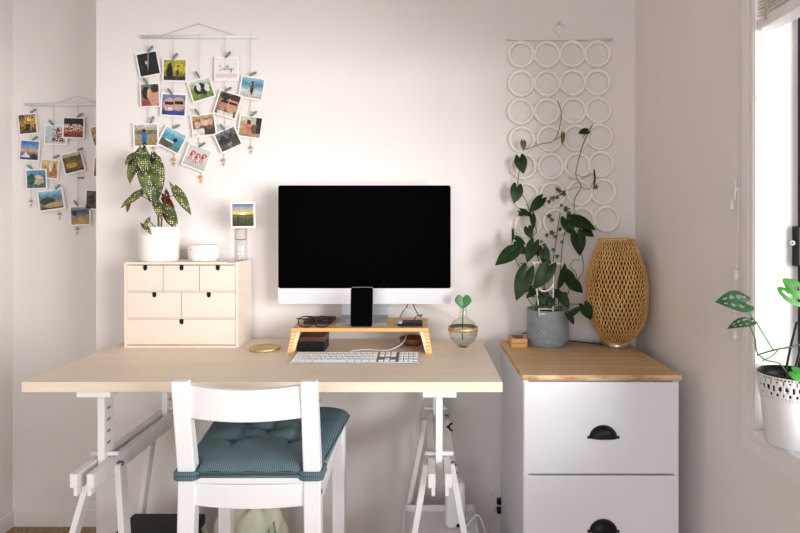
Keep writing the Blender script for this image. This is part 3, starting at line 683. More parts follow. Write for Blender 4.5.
# ---------------------------------------------------------------- photo displays
random.seed(21)
def lerp(a, b, t): return tuple(a[i]+(b[i]-a[i])*t for i in range(3))
def make_print(parent, size, bgc, shapes, noise=14, seed=0, N=26, asp=1.0):
    rnd = random.Random(seed); me = bpy.data.meshes.new('print'); vs = []; fs = []; h = size/2
    for j in range(N+1):
        for i in range(N+1): vs.append((-h+size*i/N, 0, (-h+size*j/N)*asp))
    cols = []
    low = [[rnd.uniform(-1, 1) for _ in range(8)] for _ in range(8)]
    for j in range(N):
        for i in range(N):
            fs.append((j*(N+1)+i, j*(N+1)+i+1, (j+1)*(N+1)+i+1, (j+1)*(N+1)+i)); x = (i+.5)/N; y = (j+.5)/N
            y = min(.999, max(0, y)); k = y*(len(bgc)-1); a = min(int(k), len(bgc)-2) if len(bgc) > 1 else 0
            c = lerp(bgc[a], bgc[a+1], k-a) if len(bgc) > 1 else bgc[0]
            for s_ in shapes:
                t, x0, y0, x1, y1, cc = s_[:6]
                if t == 'e' and ((x-x0)/x1)**2+((y-y0)/y1)**2 < 1: c = cc
                elif t == 'r' and x0 <= x <= x1 and y0 <= y <= y1: c = cc
                elif t == 't' and y0 <= y <= y1 and abs(x-x0) < (x1*(1-(y-y0)/(y1-y0))): c = cc     # triangle: apex up
                elif t == 'd' and x0 <= x <= x1 and y0 <= y <= y1 and rnd.random() < .4: c = cc
            g_ = sum(c)/3; c = tuple((q*.84+g_*.16)*.95 for q in c)
            nz = rnd.uniform(-noise, noise)+low[int(x*7.9)][int(y*7.9)]*noise*.6
            cols.append(s2l(tuple(min(255, max(0, q+nz)) for q in c)))
    me.from_pydata(vs, [], fs); ca_ = me.color_attributes.new('Col', 'FLOAT_COLOR', 'CORNER')
    for p_ in me.polygons:
        for li in p_.loop_indices: ca_.data[li].color = cols[p_.index]
    me.materials.append(M['print']); o = bpy.data.objects.new('print', me); COL.objects.link(o); o.parent = parent; o.location = (0, -.0011, 0)
    return o
def photo(px, py, wpx, hpx, ang, Y, name, label, group, bgc, shapes, noise=14, seed=0, border=.065):
    s_ = FPX/Y; w_, h_ = wpx/s_, hpx/s_
    o = MB().rbox(-w_/2, w_/2, -.0008, .0, -h_/2, h_/2, .0003, 1).build(name, 'card'); o.location = P(px, py, Y); o.rotation_euler = (0, R(-ang), 0)
    tag(o, label, 'photo', group)
    if bgc: make_print(o, w_*(1-2*border), bgc, shapes, noise*1.5, seed, asp=(h_-2*border*w_)/(w_*(1-2*border)))
    return o
peg_src = None
def peg(px, py, ang, Y, label, group, col=None):
    global peg_src
    if peg_src is None:
        m_ = MB()
        for s_ in (-1, 1): m_.prism([(s_*.0005, -.016), (s_*.003, -.013), (s_*.0044, -.002), (s_*.0042, .008), (s_*.0018, .016), (s_*.0004, .014)], 'y', -.003, .003)
        o = m_.build('clothes_peg', 'peg', bevel=.0005)
        MB().tube([(-.005, -.0035, 0), (.005, -.0035, 0)], .0009, 6).build('spring', 'steel', o); peg_src = o
        r = o
    else:
        r = peg_src.copy(); COL.objects.link(r)
        for c_ in peg_src.children: d = c_.copy(); COL.objects.link(d); d.parent = r
        del_keys = [k for k in r.keys()]
        for k in del_keys: del r[k]
    r.location = P(px, py, Y); r.rotation_euler = (0, R(ang), 0); tag(r, label, 'clothes peg', group)
    return r
def display(Y, x0, x1, ydow, peak, ends, strings, label, nm):
    t = empty('photo_hanger', P((x0+x1)/2, ydow, Y), label, 'photo hanger')
    MB().tube([P(x0, ydow, Y), P(x1, ydow, Y)], .0072, 12).build('dowel', 'plastic', t)
    MB().tube([P(ends[0], ydow, Y-.006), P(peak[0], peak[1], Y-.001), P(ends[1], ydow, Y-.006)], .0011, 6).build('hanging_cord', 'string', t)
    MB().tube([P(peak[0], peak[1]+.3, Y+.009), P(peak[0], peak[1]+.3, Y-.004)], .0016, 8).build('nail', 'steel', t)
    for (xa, xb, yb, xB, yB) in strings:
        s_ = MB().tube([P(xa, ydow-1.5, Y-.0068), P(xa, ydow+2, Y-.0066), P(xb, yb, Y+.003)] + ([P(xB, yB, Y+.003)] if xB else []), .0010, 6).build('string', 'string', t)
        if xB:
            MB().sphere(P(xB, yB, Y+.001), .0072, 8).sphere(P(xB+.3, yB+3.6, Y+.001), .004, 6).build('bead', 'bead', s_)
            MB().tube([P(xB, yB+4.5, Y), P(xB, yB+6.5, Y)], .0016, 6).build('string_end', 'string', s_)
    return t
Y1 = WY-.0085
zz = lambda x, y: (120+x/2.96, 10+y/2.96)
display(Y1, 141, 258.5, 36.8, (198.5, 23.5), (158, 240), [(148, 148, 130, *zz(100, 408)), (173, 173, 130, *zz(160, 443)), (199, 199, 150, *zz(240, 495)), (225, 225, 130, *zz(307, 445)), (250.5, 250.5, 130, *zz(388, 408))],
        'white dowel hanging above the desk carrying five strings of photos', 'main')
G1, G2 = 'square photos pegged on the strings above the desk', 'square photos pegged on the strings in the left recess'
SK = (150, 190, 220)
main = [
 (84, 160, 66, 74, 11, 'dark night photo with a tiny moon, top left of the desk hanger', [(14, 20, 30), (22, 32, 42)], [('e', .42, .55, .07, .09, (225, 190, 150)), ('e', .44, .5, .1, .12, (90, 60, 50)), ('e', .42, .57, .06, .07, (230, 200, 160))], 4),
 (162, 178, 74, 70, -1, 'yellow-green photo with dark silhouettes, second along the top of desk hanger', [(70, 64, 12), (190, 170, 20), (150, 150, 40)], [('r', 0, .0, 1, .18, (40, 44, 16)), ('e', .28, .4, .16, .34, (14, 16, 10)), ('e', .28, .75, .08, .1, (18, 16, 12)), ('e', .62, .45, .06, .3, (50, 50, 14)), ('d', .5, .5, 1, 1, (220, 200, 60))], 22),
 (89, 252, 60, 72, 2, 'photo of a couple kissing, under the dark moon photo', [(150, 110, 80), (110, 120, 110)], [('e', .3, .6, .25, .3, (40, 26, 20)), ('e', .55, .55, .22, .28, (222, 170, 140)), ('e', .75, .4, .3, .4, (205, 150, 120)), ('e', .8, .8, .25, .2, (60, 40, 28)), ('r', 0, 0, .45, .25, (170, 60, 50))], 10),
 (159, 281, 78, 70, -3, 'blue photo of two faces in sunglasses, middle of the second string', [(60, 90, 150), (90, 130, 190)], [('e', .32, .5, .28, .35, (214, 168, 150)), ('e', .72, .55, .28, .34, (206, 160, 140)), ('r', .12, .5, .5, .65, (16, 20, 40)), ('r', .54, .55, .92, .70, (16, 18, 36)), ('r', 0, .0, 1, .2, (24, 60, 150)), ('e', .35, .3, .1, .05, (240, 235, 235))], 10),
 (77, 370, 77, 71, 2, 'photo of a person in blue in a field, lowest on the first string', [(150, 128, 80), (170, 150, 110), (200, 196, 190)], [('r', 0, .55, 1, .72, (120, 120, 96)), ('e', .42, .35, .13, .3, (30, 110, 190)), ('e', .42, .72, .08, .10, (70, 44, 30)), ('r', .34, 0, .5, .14, (40, 40, 60))], 14),
 (155, 384, 74, 66, -27, 'tilted photo of turquoise sea with a dark rock, lowest on the second string', [(120, 112, 90), (60, 150, 170), (70, 170, 196), (190, 214, 220)], [('e', .3, .2, .35, .16, (92, 80, 60)), ('e', .62, .52, .1, .14, (26, 30, 34)), ('r', .2, .35, .6, .43, (220, 230, 228))], 14),
 (241, 235, 72, 66, 17, 'photo of a black and white cow on grass, top of the middle string', [(110, 140, 50), (130, 160, 70), (214, 222, 226)], [('e', .45, .55, .3, .3, (34, 30, 30)), ('e', .4, .65, .1, .22, (228, 222, 214)), ('e', .62, .35, .12, .2, (50, 44, 40)), ('e', .78, .5, .12, .2, (230, 224, 220))], 14),
 (248, 341, 74, 68, 7, 'photo of a group of smiling people, middle of the centre string', [(60, 44, 30), (120, 90, 50), (200, 170, 120)], [('e', .2, .55, .13, .17, (226, 178, 150)), ('e', .42, .65, .12, .16, (216, 166, 136)), ('e', .62, .6, .12, .16, (228, 182, 156)), ('e', .82, .66, .12, .16, (210, 160, 130)), ('r', 0, 0, .5, .35, (230, 222, 214)), ('r', .5, 0, 1, .3, (60, 46, 44)), ('e', .25, .75, .14, .08, (160, 120, 50))], 18),
 (228, 437, 76, 72, -21, 'photo of three red dancing figures on white, bottom of the centre string', [(196, 190, 180), (214, 214, 212), (206, 214, 220)], [], 5),
 (316, 174, 74, 72, 0, 'white card with handwritten script and a pink stripe, top of the fourth string', [(244, 240, 238)], [('r', 0, .06, 1, .26, (232, 204, 204))], 3),
 (319, 280, 72, 76, -17, 'photo of a laughing couple in sunglasses, middle of the fourth string', [(110, 90, 60), (150, 110, 80), (90, 110, 60)], [('e', .32, .5, .24, .32, (190, 130, 96)), ('e', .72, .5, .26, .34, (216, 154, 122)), ('r', .14, .55, .5, .66, (20, 16, 16)), ('r', .52, .55, .92, .66, (24, 18, 18)), ('e', .3, .82, .22, .16, (50, 34, 24)), ('e', .74, .86, .26, .14, (60, 36, 24)), ('r', .1, 0, .9, .16, (220, 214, 210))], 14),
 (320, 383, 70, 64, 24, 'dark photo of a rocky mountain path, bottom of the fourth string', [(80, 70, 60), (70, 64, 58), (120, 118, 124)], [('e', .5, .3, .1, .35, (140, 120, 98)), ('t', .3, .35, .4, .85, (44, 42, 46)), ('t', .75, .3, .4, .8, (60, 58, 60))], 16),
 (391, 231, 74, 68, -9, 'photo of a person standing on a white beach, top of the right-hand string', [(196, 180, 160), (206, 216, 216), (70, 140, 170), (150, 196, 220)], [('e', .5, .45, .07, .3, (60, 40, 36)), ('e', .5, .78, .06, .08, (40, 26, 20)), ('r', .3, .52, .7, .58, (150, 80, 60))], 12),
 (386, 346, 72, 68, -8, 'photo of two people before a dark doorway, bottom of the right-hand string', [(170, 130, 96), (190, 150, 110), (210, 206, 190)], [('r', .72, .2, 1, 1, (28, 24, 24)), ('e', .4, .4, .16, .3, (214, 120, 90)), ('e', .4, .72, .1, .12, (70, 50, 36)), ('e', .68, .42, .14, .28, (100, 80, 60)), ('e', .66, .72, .09, .12, (216, 170, 140))], 16)]
pegs_m = [(90, 115, 40), (163, 137, 40), (75, 210, -30), (148, 241, -35), (95, 325, 25), (166, 345, 60), (229, 191, -30), (228, 302, -35), (243, 399, 55), (320, 132, 40), (320, 235, 60), (303, 347, -35), (394, 189, 60), (396, 307, 50)]
pn = ['on the dark moon photo', 'on the yellow silhouette photo', 'on the kissing couple photo', 'on the blue sunglasses photo', 'on the photo of the person in blue', 'on the tilted turquoise sea photo', 'on the cow photo', 'on the smiling group photo', 'on the red dancers photo', 'on the handwritten script card', 'on the laughing couple photo', 'on the mountain path photo', 'on the white beach photo', 'on the doorway photo']
shots = []
for i, (x, y, w_, h_, a, lab, bgc, shp, nz) in enumerate(main):
    Yp = Y1-.003-(.0025 if i in (3, 5, 8, 10, 11) else 0)
    shots.append(photo(*zz(x, y), w_/2.96, h_/2.96, a, Yp, 'instant_photo', lab, G1, bgc, shp, nz, i+1))
for (x, y, a), n_ in zip(pegs_m, pn):
    peg(*zz(x, y), a, Y1-.0095, 'small sage green wooden peg '+n_, 'sage pegs on the desk photo hanger')
# red figures
fm = MB(); s_ = .001
for (cx_, hz) in ((-.023, .002), (-.001, -.003), (.022, .003)):
    fm.tube([(cx_+.004+.0065*math.cos(q*math.pi/10-.9), -.0016, .012+hz+.006*math.sin(q*math.pi/10-.9)) for q in range(17)], .0024, 6)
    fm.sphere((cx_-.002, -.0015, .003+hz), (.0065, .0006, .005), 8)
    fm.tube([(cx_-.004, -.0015, 0+hz), (cx_-.008, -.0015, -.02+hz)], .0013, 5).tube([(cx_+.001, -.0015, 0+hz), (cx_+.003, -.0015, -.021+hz)], .0013, 5)
fo = fm.build('red_figures', mat('red_print', (206, 40, 26), .5)); fo.parent = shots[8]; fo.location = (0, 0, 0)
# handwriting
hw = [
 [(-20, 7), (-22, 9.5), (-25, 9), (-26, 6), (-23, 3.5), (-20, 1), (-20, -3), (-24, -5), (-28, -3)],
 [(-11, 2.5), (-14, 3), (-16, 0), (-14.5, -3), (-12, -2), (-10.8, 2), (-11, -2), (-8.5, -3), (-6, 2), (-3.5, 8), (-4.5, 10), (-6.2, 7), (-6, -1), (-4, -3), (-1.5, 1), (1.5, 8), (.8, 10), (-.8, 7), (-.8, -1), (1, -3), (3, -1), (4.5, 2.5)],
 [(4.5, 2.5), (5, -1.5), (7.5, -2.5), (10, 2.5), (10, -4), (8, -10), (5.5, -9), (8, -5), (13, -1), (18, 2)]]
hm = MB()
for st_ in hw: hm.tube(smooth_path([(x*.00135+.006, -.0013, z*.0014-.001) for x, z in st_], 6), .0008, 5)
ho = hm.build('handwriting', 'ink'); ho.parent = shots[9]; ho.location = (0, 0, 0)

Y2 = RY-.0085
z1_ = lambda x, y: (x/3.136, 80+y/3.136)
display(Y2, 25.5, 128, 104.5, (77, 96), (52, 102), [(31, 31, 180, *z1_(97, 380)), (53.5, 53.5, 180, *z1_(186, 420)), (78, 78, 200, *z1_(241, 467)), (101, 101, 190, 101, 216), (123, 123, 170, 123, 190)],
        'second white dowel photo hanger in the recess at the far left', 'left')
left = [
 (87, 138, 60, 66, 5, 'golden sparkling lights photo, top left in the recess', [(60, 36, 14), (200, 140, 40), (60, 44, 20)], [('e', .5, .45, .14, .3, (30, 20, 14)), ('e', .6, .75, .12, .12, (255, 220, 140)), ('d', .3, .5, 1, 1, (255, 200, 90))], 24),
 (175, 172, 74, 64, -2, 'photo of a decorated pink-red festive tree on pale blue, in the recess', [(200, 196, 196), (176, 206, 214), (190, 216, 222)], [('t', .62, .1, .3, .95, (60, 60, 50)), ('d', .35, .1, .9, .85, (206, 60, 60)), ('d', .45, .1, .8, .7, (236, 220, 214))], 12),
 (231, 150, 70, 68, -2, 'photo of a dark colourful food stall, top right in the recess', [(120, 60, 30), (60, 24, 16), (20, 12, 12)], [('d', 0, .2, 1, .6, (230, 150, 60)), ('d', 0, .1, 1, .5, (200, 40, 30)), ('d', 0, .3, 1, .7, (240, 230, 220))], 20),
 (93, 221, 64, 66, -4, 'photo of snowy mountains under a pink sunset sky, left in the recess', [(50, 60, 90), (90, 96, 120), (230, 170, 150), (90, 140, 200), (50, 110, 190)], [('t', .3, .1, .3, .42, (220, 220, 236)), ('t', .75, .05, .3, .38, (40, 44, 60))], 12),
 (156, 279, 58, 62, -5, 'photo of an orange sandstone canyon, centre of the recess', [(190, 130, 60), (214, 160, 90), (232, 206, 160)], [('t', .2, .1, .2, .7, (150, 90, 40)), ('t', .8, .1, .3, .9, (176, 112, 50)), ('e', .55, .6, .1, .25, (240, 226, 200))], 18),
 (229, 258, 68, 68, 14, 'tilted photo of golden grass in sunlight, right in the recess', [(50, 36, 14), (150, 104, 30), (120, 90, 30), (236, 220, 180)], [('e', .4, .35, .3, .12, (210, 160, 60)), ('r', .0, .62, 1, .8, (90, 76, 34))], 18),
 (114, 311, 68, 64, 2, 'photo of white cliffs and turquoise sea, lower left in the recess', [(70, 100, 110), (40, 130, 170), (90, 160, 200)], [('e', .6, .45, .3, .28, (224, 206, 176)), ('e', .25, .5, .2, .3, (40, 80, 60)), ('d', .4, .2, .9, .5, (150, 110, 60))], 14),
 (160, 376, 84, 68, 8, 'wide photo of a rocky seashore, third lowest in the recess', [(50, 60, 30), (176, 150, 100), (60, 130, 160), (170, 206, 220)], [('e', .35, .45, .34, .2, (60, 60, 44)), ('e', .6, .2, .4, .14, (190, 160, 110))], 14),
 (252, 425, 66, 64, 2, 'photo of a wooden pier leading to a lake, lowest in the recess', [(190, 140, 60), (180, 140, 70), (120, 130, 140), (60, 66, 70), (200, 200, 206)], [('t', .55, .0, .35, .5, (206, 160, 80)), ('e', .2, .62, .12, .14, (30, 32, 34))], 10),
 (318, 172, 66, 64, 14, 'photo cut by the wall corner, right of the food stall photo', [(180, 150, 90), (200, 176, 120)], [('d', 0, 0, 1, 1, (110, 90, 50))], 20),
 (325, 275, 66, 64, -4, 'photo barely visible at the wall corner, right of the golden grass photo', [(150, 70, 50), (200, 180, 160)], [], 20),
 (300, 376, 66, 64, -3, 'dark photo partly hidden by the wall corner, above the pier photo', [(60, 50, 46), (90, 80, 74)], [('e', .3, .5, .2, .3, (40, 34, 34))], 20)]
for i, (x, y, w_, h_, a, lab, bgc, shp, nz) in enumerate(left):
    Yp = Y2-.003-(.0025 if i in (2, 6, 7) else 0)
    photo(*z1_(x, y), w_/3.136, h_/3.136, a, Yp, 'instant_photo', lab, G2, bgc, shp, nz, i+40)
for (x, y, a, n_) in [(105, 97, 55, 'on the golden lights photo'), (160, 133, -35, 'on the festive tree photo'), (250, 111, 50, 'on the food stall photo'), (110, 183, 55, 'on the snowy mountains photo'), (177, 240, 65, 'on the orange canyon photo'), (251, 217, 65, 'on the golden grass photo'), (93, 272, -50, 'on the white cliffs photo'), (181, 335, 40, 'on the rocky seashore photo'), (238, 386, -35, 'on the pier photo'), (253, 307, 90, 'alone and level on the right-hand string in the recess')]:
    peg(*z1_(x, y), a, Y2-.0095, 'dull green peg '+n_, 'green pegs in the recess')

# ---------------------------------------------------------------- mini chest on the desk
CF, CBk, CL_, CR_, CT = 2.062, 2.232, -1.076, -.664, DZ+.310
ch = empty('mini_chest', ((CL_+CR_)/2, (CF+CBk)/2, DZ), 'pale plywood mini chest of six drawers at the left back of the desk', 'chest of drawers')
t_ = .009
m_ = MB().box(CL_, CL_+t_, CF, CBk, DZ, CT).box(CR_-t_, CR_, CF, CBk, DZ, CT).box(CL_+t_, CR_-t_, CF, CBk, CT-t_, CT).box(CL_+t_, CR_-t_, CF, CBk, DZ, DZ+t_).box(CL_+t_, CR_-t_, CBk-.005, CBk, DZ+t_, CT-t_)
iw0, iw1 = CL_+t_, CR_-t_; ih = (CT-DZ-2*t_); rh = ih/3
zs = [CT-t_-rh*k for k in range(4)]
for k in (1, 2): m_.box(iw0, iw1, CF+.003, CBk-.005, zs[k]-.002, zs[k]+.002)
m_.build('carcass', 'plywood', ch, bevel=.0008)
for k, cnt in enumerate((3, 2, 1)):
    wd = (iw1-iw0)/cnt
    for q in range(cnt):
        a, b = iw0+wd*q+.0012, iw0+wd*(q+1)-.0012; zt, zb = zs[k]-.003, zs[k+1]+.003; xm = (a+b)/2
        nw, nd = .0085, .019
        notch = [(xm+nw*math.cos(th), zt-nd+nw+nw*math.sin(th)) for th in [math.pi+math.pi*i/10 for i in range(11)]]
        poly = [(a, zb), (a, zt), (xm-nw, zt)]+notch+[(xm+nw, zt), (b, zt), (b, zb)]
        d = MB(); 
        # front panel split in left, right and lower pieces around the notch
        d.prism([(a, zb), (a, zt), (xm-nw, zt), (xm-nw, zt-nd+nw), (xm-nw, zb)], 'y', CF+.001, CF+.007)
        d.prism([(b, zb), (xm+nw, zb), (xm+nw, zt-nd+nw), (xm+nw, zt), (b, zt)], 'y', CF+.001, CF+.007)
        d.prism([(xm-nw, zb)]+notch+[(xm+nw, zb)], 'y', CF+.001, CF+.007)
        d.box(a, a+.005, CF+.007, CBk-.012, zb, zt-.004).box(b-.005, b, CF+.007, CBk-.012, zb, zt-.004).box(a+.005, b-.005, CF+.007, CBk-.012, zb, zb+.004).box(a+.005, b-.005, CBk-.017, CBk-.012, zb+.004, zt-.004)
        do = d.build('drawer', 'plywood', ch)
        MB().box(xm-nw-.001, xm+nw+.001, CF+.0072, CF+.009, zt-nd-.001, zt-.0005).build('finger_hole_shade', 'black', do)  # black plate behind the notch, painting the shade inside the drawer
MB().box(-.703, -.672, CF-.0006, CF, CT-.0035, CT-.0012).build('stamp', 'greyplastic', ch)

# begonia
BC = Vector((-.988, 2.148, CT))
be = empty('potted_begonia', BC, 'spotted begonia in a plain white cylinder pot on the mini chest', 'potted plant')
MB().lathe([(.0005, 0), (.068, 0), (.0705, .003), (.0715, .126), (.0700, .128), (.0680, .126), (.0675, .1), (.0005, .1)], BC, 56).build('pot', 'ceramic', be)
MB().lathe([(.0005, .114), (.04, .115), (.0678, .11)], BC, 32).build('soil', 'soil', be)
ZB = lambda x, y: (110+x/4.1, 140+y/4.1)
def bstem(pts, r=.003, m='redstem'):
    MB().tube(smooth_path([P(*ZB(x, y), Y) for x, y, Y in pts]), r, 7).build('stem', m, be)
bstem([(200, 380, 2.148), (197, 300, 2.145), (185, 230, 2.14), (160, 150, 2.14), (140, 70, 2.14)], .0036, 'stem')
bstem([(208, 380, 2.15), (215, 300, 2.14), (225, 240, 2.14), (228, 205, 2.14)], .003)
bstem([(190, 270, 2.14), (150, 240, 2.12), (120, 225, 2.11)], .0018, 'stem'); bstem([(190, 270, 2.14), (165, 225, 2.12), (135, 208, 2.11)], .0018, 'stem')
bstem([(210, 290, 2.14), (235, 240, 2.12), (268, 225, 2.11)], .0018, 'stem'); bstem([(200, 370, 2.14), (180, 350, 2.10), (163, 335, 2.08)], .0018)
bstem([(128, 212, 2.13), (140, 178, 2.13)], .004, 'redunder')
BL = ('begonia', 'redunder')
def bl_(bx, by, tx, ty, w_, Y, nrm, Yt=None, m=BL, **k):
    k.setdefault('kind', 'wing'); k.setdefault('wave', .012)
    add_leaf(be, m, P(*ZB(bx, by), Y), P(*ZB(tx, ty), Yt or Y-.01), w_/4.1/FPX*Y, nrm, **k)
bl_(165, 62, 185, 272, 108, 2.10, (.15, -1, .2), arch=.1)
bl_(118, 60, 80, 178, 68, 2.11, (-.4, -1, .2), arch=.12)
bl_(136, 42, 146, 145, 56, 2.07, (.0, -1, .35), arch=.15, m=BL)
bl_(95, 60, 62, 105, 34, 2.12, (-.4, -1, .5))
bl_(140, 210, 44, 278, 40, 2.10, (-.1, -1, .5), arch=.1)
bl_(75, 245, 68, 298, 22, 2.13, (.3, 1, 0))
bl_(265, 192, 333, 308, 42, 2.10, (.2, -1, .25), arch=.12)
bl_(215, 235, 265, 300, 40, 2.14, (.2, 1, .1))
bl_(190, 245, 215, 330, 38, 2.11, (0, -1, .1)); bl_(228, 270, 278, 345, 44, 2.10, (.1, -1, .3)); bl_(222, 300, 262, 357, 40, 2.13, (.2, 1, .1)); bl_(240, 305, 270, 356, 32, 2.08, (.2, -1, .2))
bl_(163, 322, 138, 358, 24, 2.075, (-.3, -1, .5), arch=.1); bl_(135, 345, 170, 388, 22, 2.07, (.2, -1, .5), arch=.15)
bl_(230, 208, 245, 262, 16, 2.13, (.8, 1, 0)); bl_(180, 60, 215, 120, 30, 2.14, (.5, -1, .4))

# speckled bowl
SC = Vector((-.820, 2.142, CT))
MBs = MB().lathe([(.0005, 0), (.050, 0), (.055, .004), (.0585, .02), (.059, .05), (.058, .058), (.055, .060), (.052, .056), (.051, .03), (.045, .012), (.0005, .011)], SC, 28, mod=lambda a, z: .92+.02*math.sin(a*9+z*60))
tag(MBs.build('speckled_bowl', 'speckle', origin=SC), 'small white ceramic bowl with black speckles on the mini chest', 'bowl')
GC = Vector((-.690, 2.175, CT))
gt = empty('glass_tube', GC, 'clear narrow glass tube holding up a photo at the right of mini chest', 'glass holder')
MB().lathe([(.0005, 0), (.024, 0), (.025, .003), (.0245, .168), (.022, .168), (.0222, .006), (.0005, .006)], GC, 32).build('tube', 'glass', gt)
m_ = MB()
for zc in (.078, .118): m_.tube([GC+Vector((.0185*math.cos(a*math.pi/14), .0185*math.sin(a*math.pi/14), zc)) for a in range(28)], .0012, 6, closed=True)
m_.tube([GC+Vector((.0185, 0, .078)), GC+Vector((.0185, 0, .118))], .0012, 6).tube([GC+Vector((-.0185, 0, .078)), GC+Vector((-.0185, 0, .118))], .0012, 6)
m_.build('copper_wire', mat('copper_wire', (190, 120, 84), .35, metal=.7), gt)
photo(243, 215, 24.5, 25.5, 1, 2.146, 'instant_photo', 'photo of a sunset over green crop rows propped on the glass tube', 'photo on the glass tube', [(40, 46, 20), (60, 66, 26), (90, 90, 40), (250, 200, 90), (150, 160, 170), (90, 110, 150)], [('e', .5, .56, .2, .05, (255, 240, 170)), ('r', .25, 0, .32, .45, (24, 26, 14)), ('r', .6, 0, .66, .45, (24, 26, 14)), ('r', .0, .45, 1, .5, (50, 40, 20))], 8, 99)

# gold dish
GD = Vector((-.561, 2.035, DZ))
tag(MB().lathe([(.0005, 0), (.050, 0), (.053, .003), (.054, .009), (.050, .0105), (.046, .007), (.030, .0065), (.028, .0085), (.026, .0065), (.0005, .006)], GD, 44, mod=lambda a, z: 1+.012*math.sin(a*7)).build('gold_coaster', 'gold', origin=GD), 'round hammered gold coaster on the desk beside the mini chest', 'coaster')

# ---------------------------------------------------------------- monitor riser
RZ = DZ+.0885; RF, RB = 1.972, 2.190; RL, RR = -.452, .022
ri = empty('monitor_riser', ((RL+RR)/2, (RF+RB)/2, DZ), 'bamboo monitor riser with slanted side legs on the desk', 'monitor stand')
MB().rbox(RL, RR, RF, RB, RZ-.013, RZ, .002).build('top', 'bamboo', ri)
for s_, xt in ((-1, RL+.010), (1, RR-.010)):
    xb = xt+s_*.014
    a = MB().add([(xt-s_*.008, RF+.004, RZ-.013), (xt+s_*.010, RF+.004, RZ-.013), (xb+s_*.010, RF-.006, DZ), (xb-s_*.010, RF-.006, DZ), (xt-s_*.008, RB-.004, RZ-.013), (xt+s_*.010, RB-.004, RZ-.013), (xb+s_*.010, RB+.004, DZ), (xb-s_*.010, RB+.004, DZ)], [(0, 1, 2, 3), (7, 6, 5, 4), (0, 4, 5, 1), (3, 2, 6, 7), (1, 5, 6, 2), (0, 3, 7, 4)])
    # slanted inner brace
    a2 = a.build('side_leg', 'bamboo', ri, bevel=.0015)
    b = MB(); xk = xt-s_*.014
    b.add([(xk-s_*.006, RF+.001, RZ-.0132), (xk+s_*.006, RF+.001, RZ-.0132), (xb-s_*.002, RF-.004, DZ), (xb-s_*.013, RF-.004, DZ), (xk-s_*.006, RF+.02, RZ-.0132), (xk+s_*.006, RF+.02, RZ-.0132), (xb-s_*.002, RF+.02, DZ), (xb-s_*.013, RF+.02, DZ)], [(0, 1, 2, 3), (7, 6, 5, 4), (0, 4, 5, 1), (3, 2, 6, 7), (1, 5, 6, 2), (0, 3, 7, 4)])
    b.build('corner_brace', 'bamboo_pale', ri, bevel=.001)
    rg = MB()
    for k in range(6):
        zc = DZ+.008+k*.0115; f_ = 1-(zc-DZ)/(RZ-.013-DZ); xc_ = xt+s_*.001+s_*.014*f_
        rg.box(xc_-.0075, xc_+.0075, RF-.0078+.0105*(1-f_), RF+.004, zc, zc+.004)
    rg.build('joint_finger', 'bamboo_pale', a2)
# monitor (its stand foot on the riser)
MY = 2.125; sM = FPX/MY
mx0, mx1 = (278-CX)/sM, (451-CX)/sM; mzt = CAMZ+(CY-185)/sM; mzb = CAMZ-(304-CY)/sM; mzc = CAMZ-(288.3-CY)/sM
mo = empty('computer_monitor', ((mx0+mx1)/2, MY+.03, RZ), 'large silver all-in-one computer with dark screen on the bamboo riser', 'computer')
def rrect(x0, x1, z0, z1, r, n=6):
    out = []
    for (cx_, cz_, a) in ((x1-r, z1-r, 0), (x0+r, z1-r, 90), (x0+r, z0+r, 180), (x1-r, z0+r, 270)):
        for i in range(n+1): t = R(a+90*i/n); out.append((cx_+r*math.cos(t), cz_+r*math.sin(t)))
    return out
m_ = MB(); o1 = rrect(mx0, mx1, mzb, mzt, .010); o2 = rrect(mx0+.09, mx1-.09, mzb+.07, mzt-.07, .05)
n = len(o1); xm_, zm_ = (mx0+mx1)/2, (mzb+mzt)/2
vs = [(x, MY, z) for x, z in o1]+[(x, MY+.006, z) for x, z in o1]+[(x, MY+.030, z) for x, z in o2]
fs = [tuple(range(n))]+[(i, (i+1) % n, n+(i+1) % n, n+i) for i in range(n)]+[(n+i, n+(i+1) % n, 2*n+(i+1) % n, 2*n+i) for i in range(n)]+[tuple(range(2*n, 3*n))[::-1]]
m_.add(vs, fs).build('housing', 'alu', mo)
MB().prism(rrect(mx0+.001, mx1-.001, mzc, mzt-.0015, .009), 'y', MY-.0016, MY-.0001).build('screen', 'screen', mo)
# L stand
sx0, sx1 = (345-CX)/FPX*2.16, (383-CX)/FPX*2.16
prof = [(2.165, 1.20), (2.170, 1.20), (2.180, RZ+.02), (2.178, RZ+.007), (2.168, RZ+.0005), (2.035, RZ+.0005), (2.035, RZ+.0045), (2.155, RZ+.005), (2.168, RZ+.014)]
MB().prism(prof, 'x', (340-CX)/FPX*2.14, (388-CX)/FPX*2.14)\
    .build('stand', mat('stand_aluminium', (168, 168, 172), .35, metal=.5, var=.01), mo, bevel=.001)
# phone in front
ph = empty('smartphone', (-.206, 2.0, RZ), 'black smartphone standing upright in front of the monitor stand', 'phone')
def slab(x0, x1, z0, z1, r, y, th, lean):
    o = rrect(x0, x1, z0, z1, r); m_ = MB(); n = len(o)
    f = lambda x, z, d: (x, y+d+(z-z0)*lean, z)
    vs = [f(x, z, 0) for x, z in o]+[f(x, z, th) for x, z in o]
    m_.add(vs, [tuple(range(n)), tuple(range(2*n-1, n-1, -1))]+[(i, n+i, n+(i+1) % n, (i+1) % n) for i in range(n)]); return m_
px0, px1 = (350.3-CX)/FPX*1.995, (373-CX)/FPX*1.995; pzb = RZ+.0006; pzt = CAMZ-(287-CY)/FPX*2.01
slab(px0, px1, pzb, pzt, .009, 1.985, .008, .16).build('body', 'greyplastic', ph)
slab(px0+.0015, px1-.0015, pzb+.0015, pzt-.0015, .008, 1.9845, .0006, .16).build('screen', 'screen', ph)
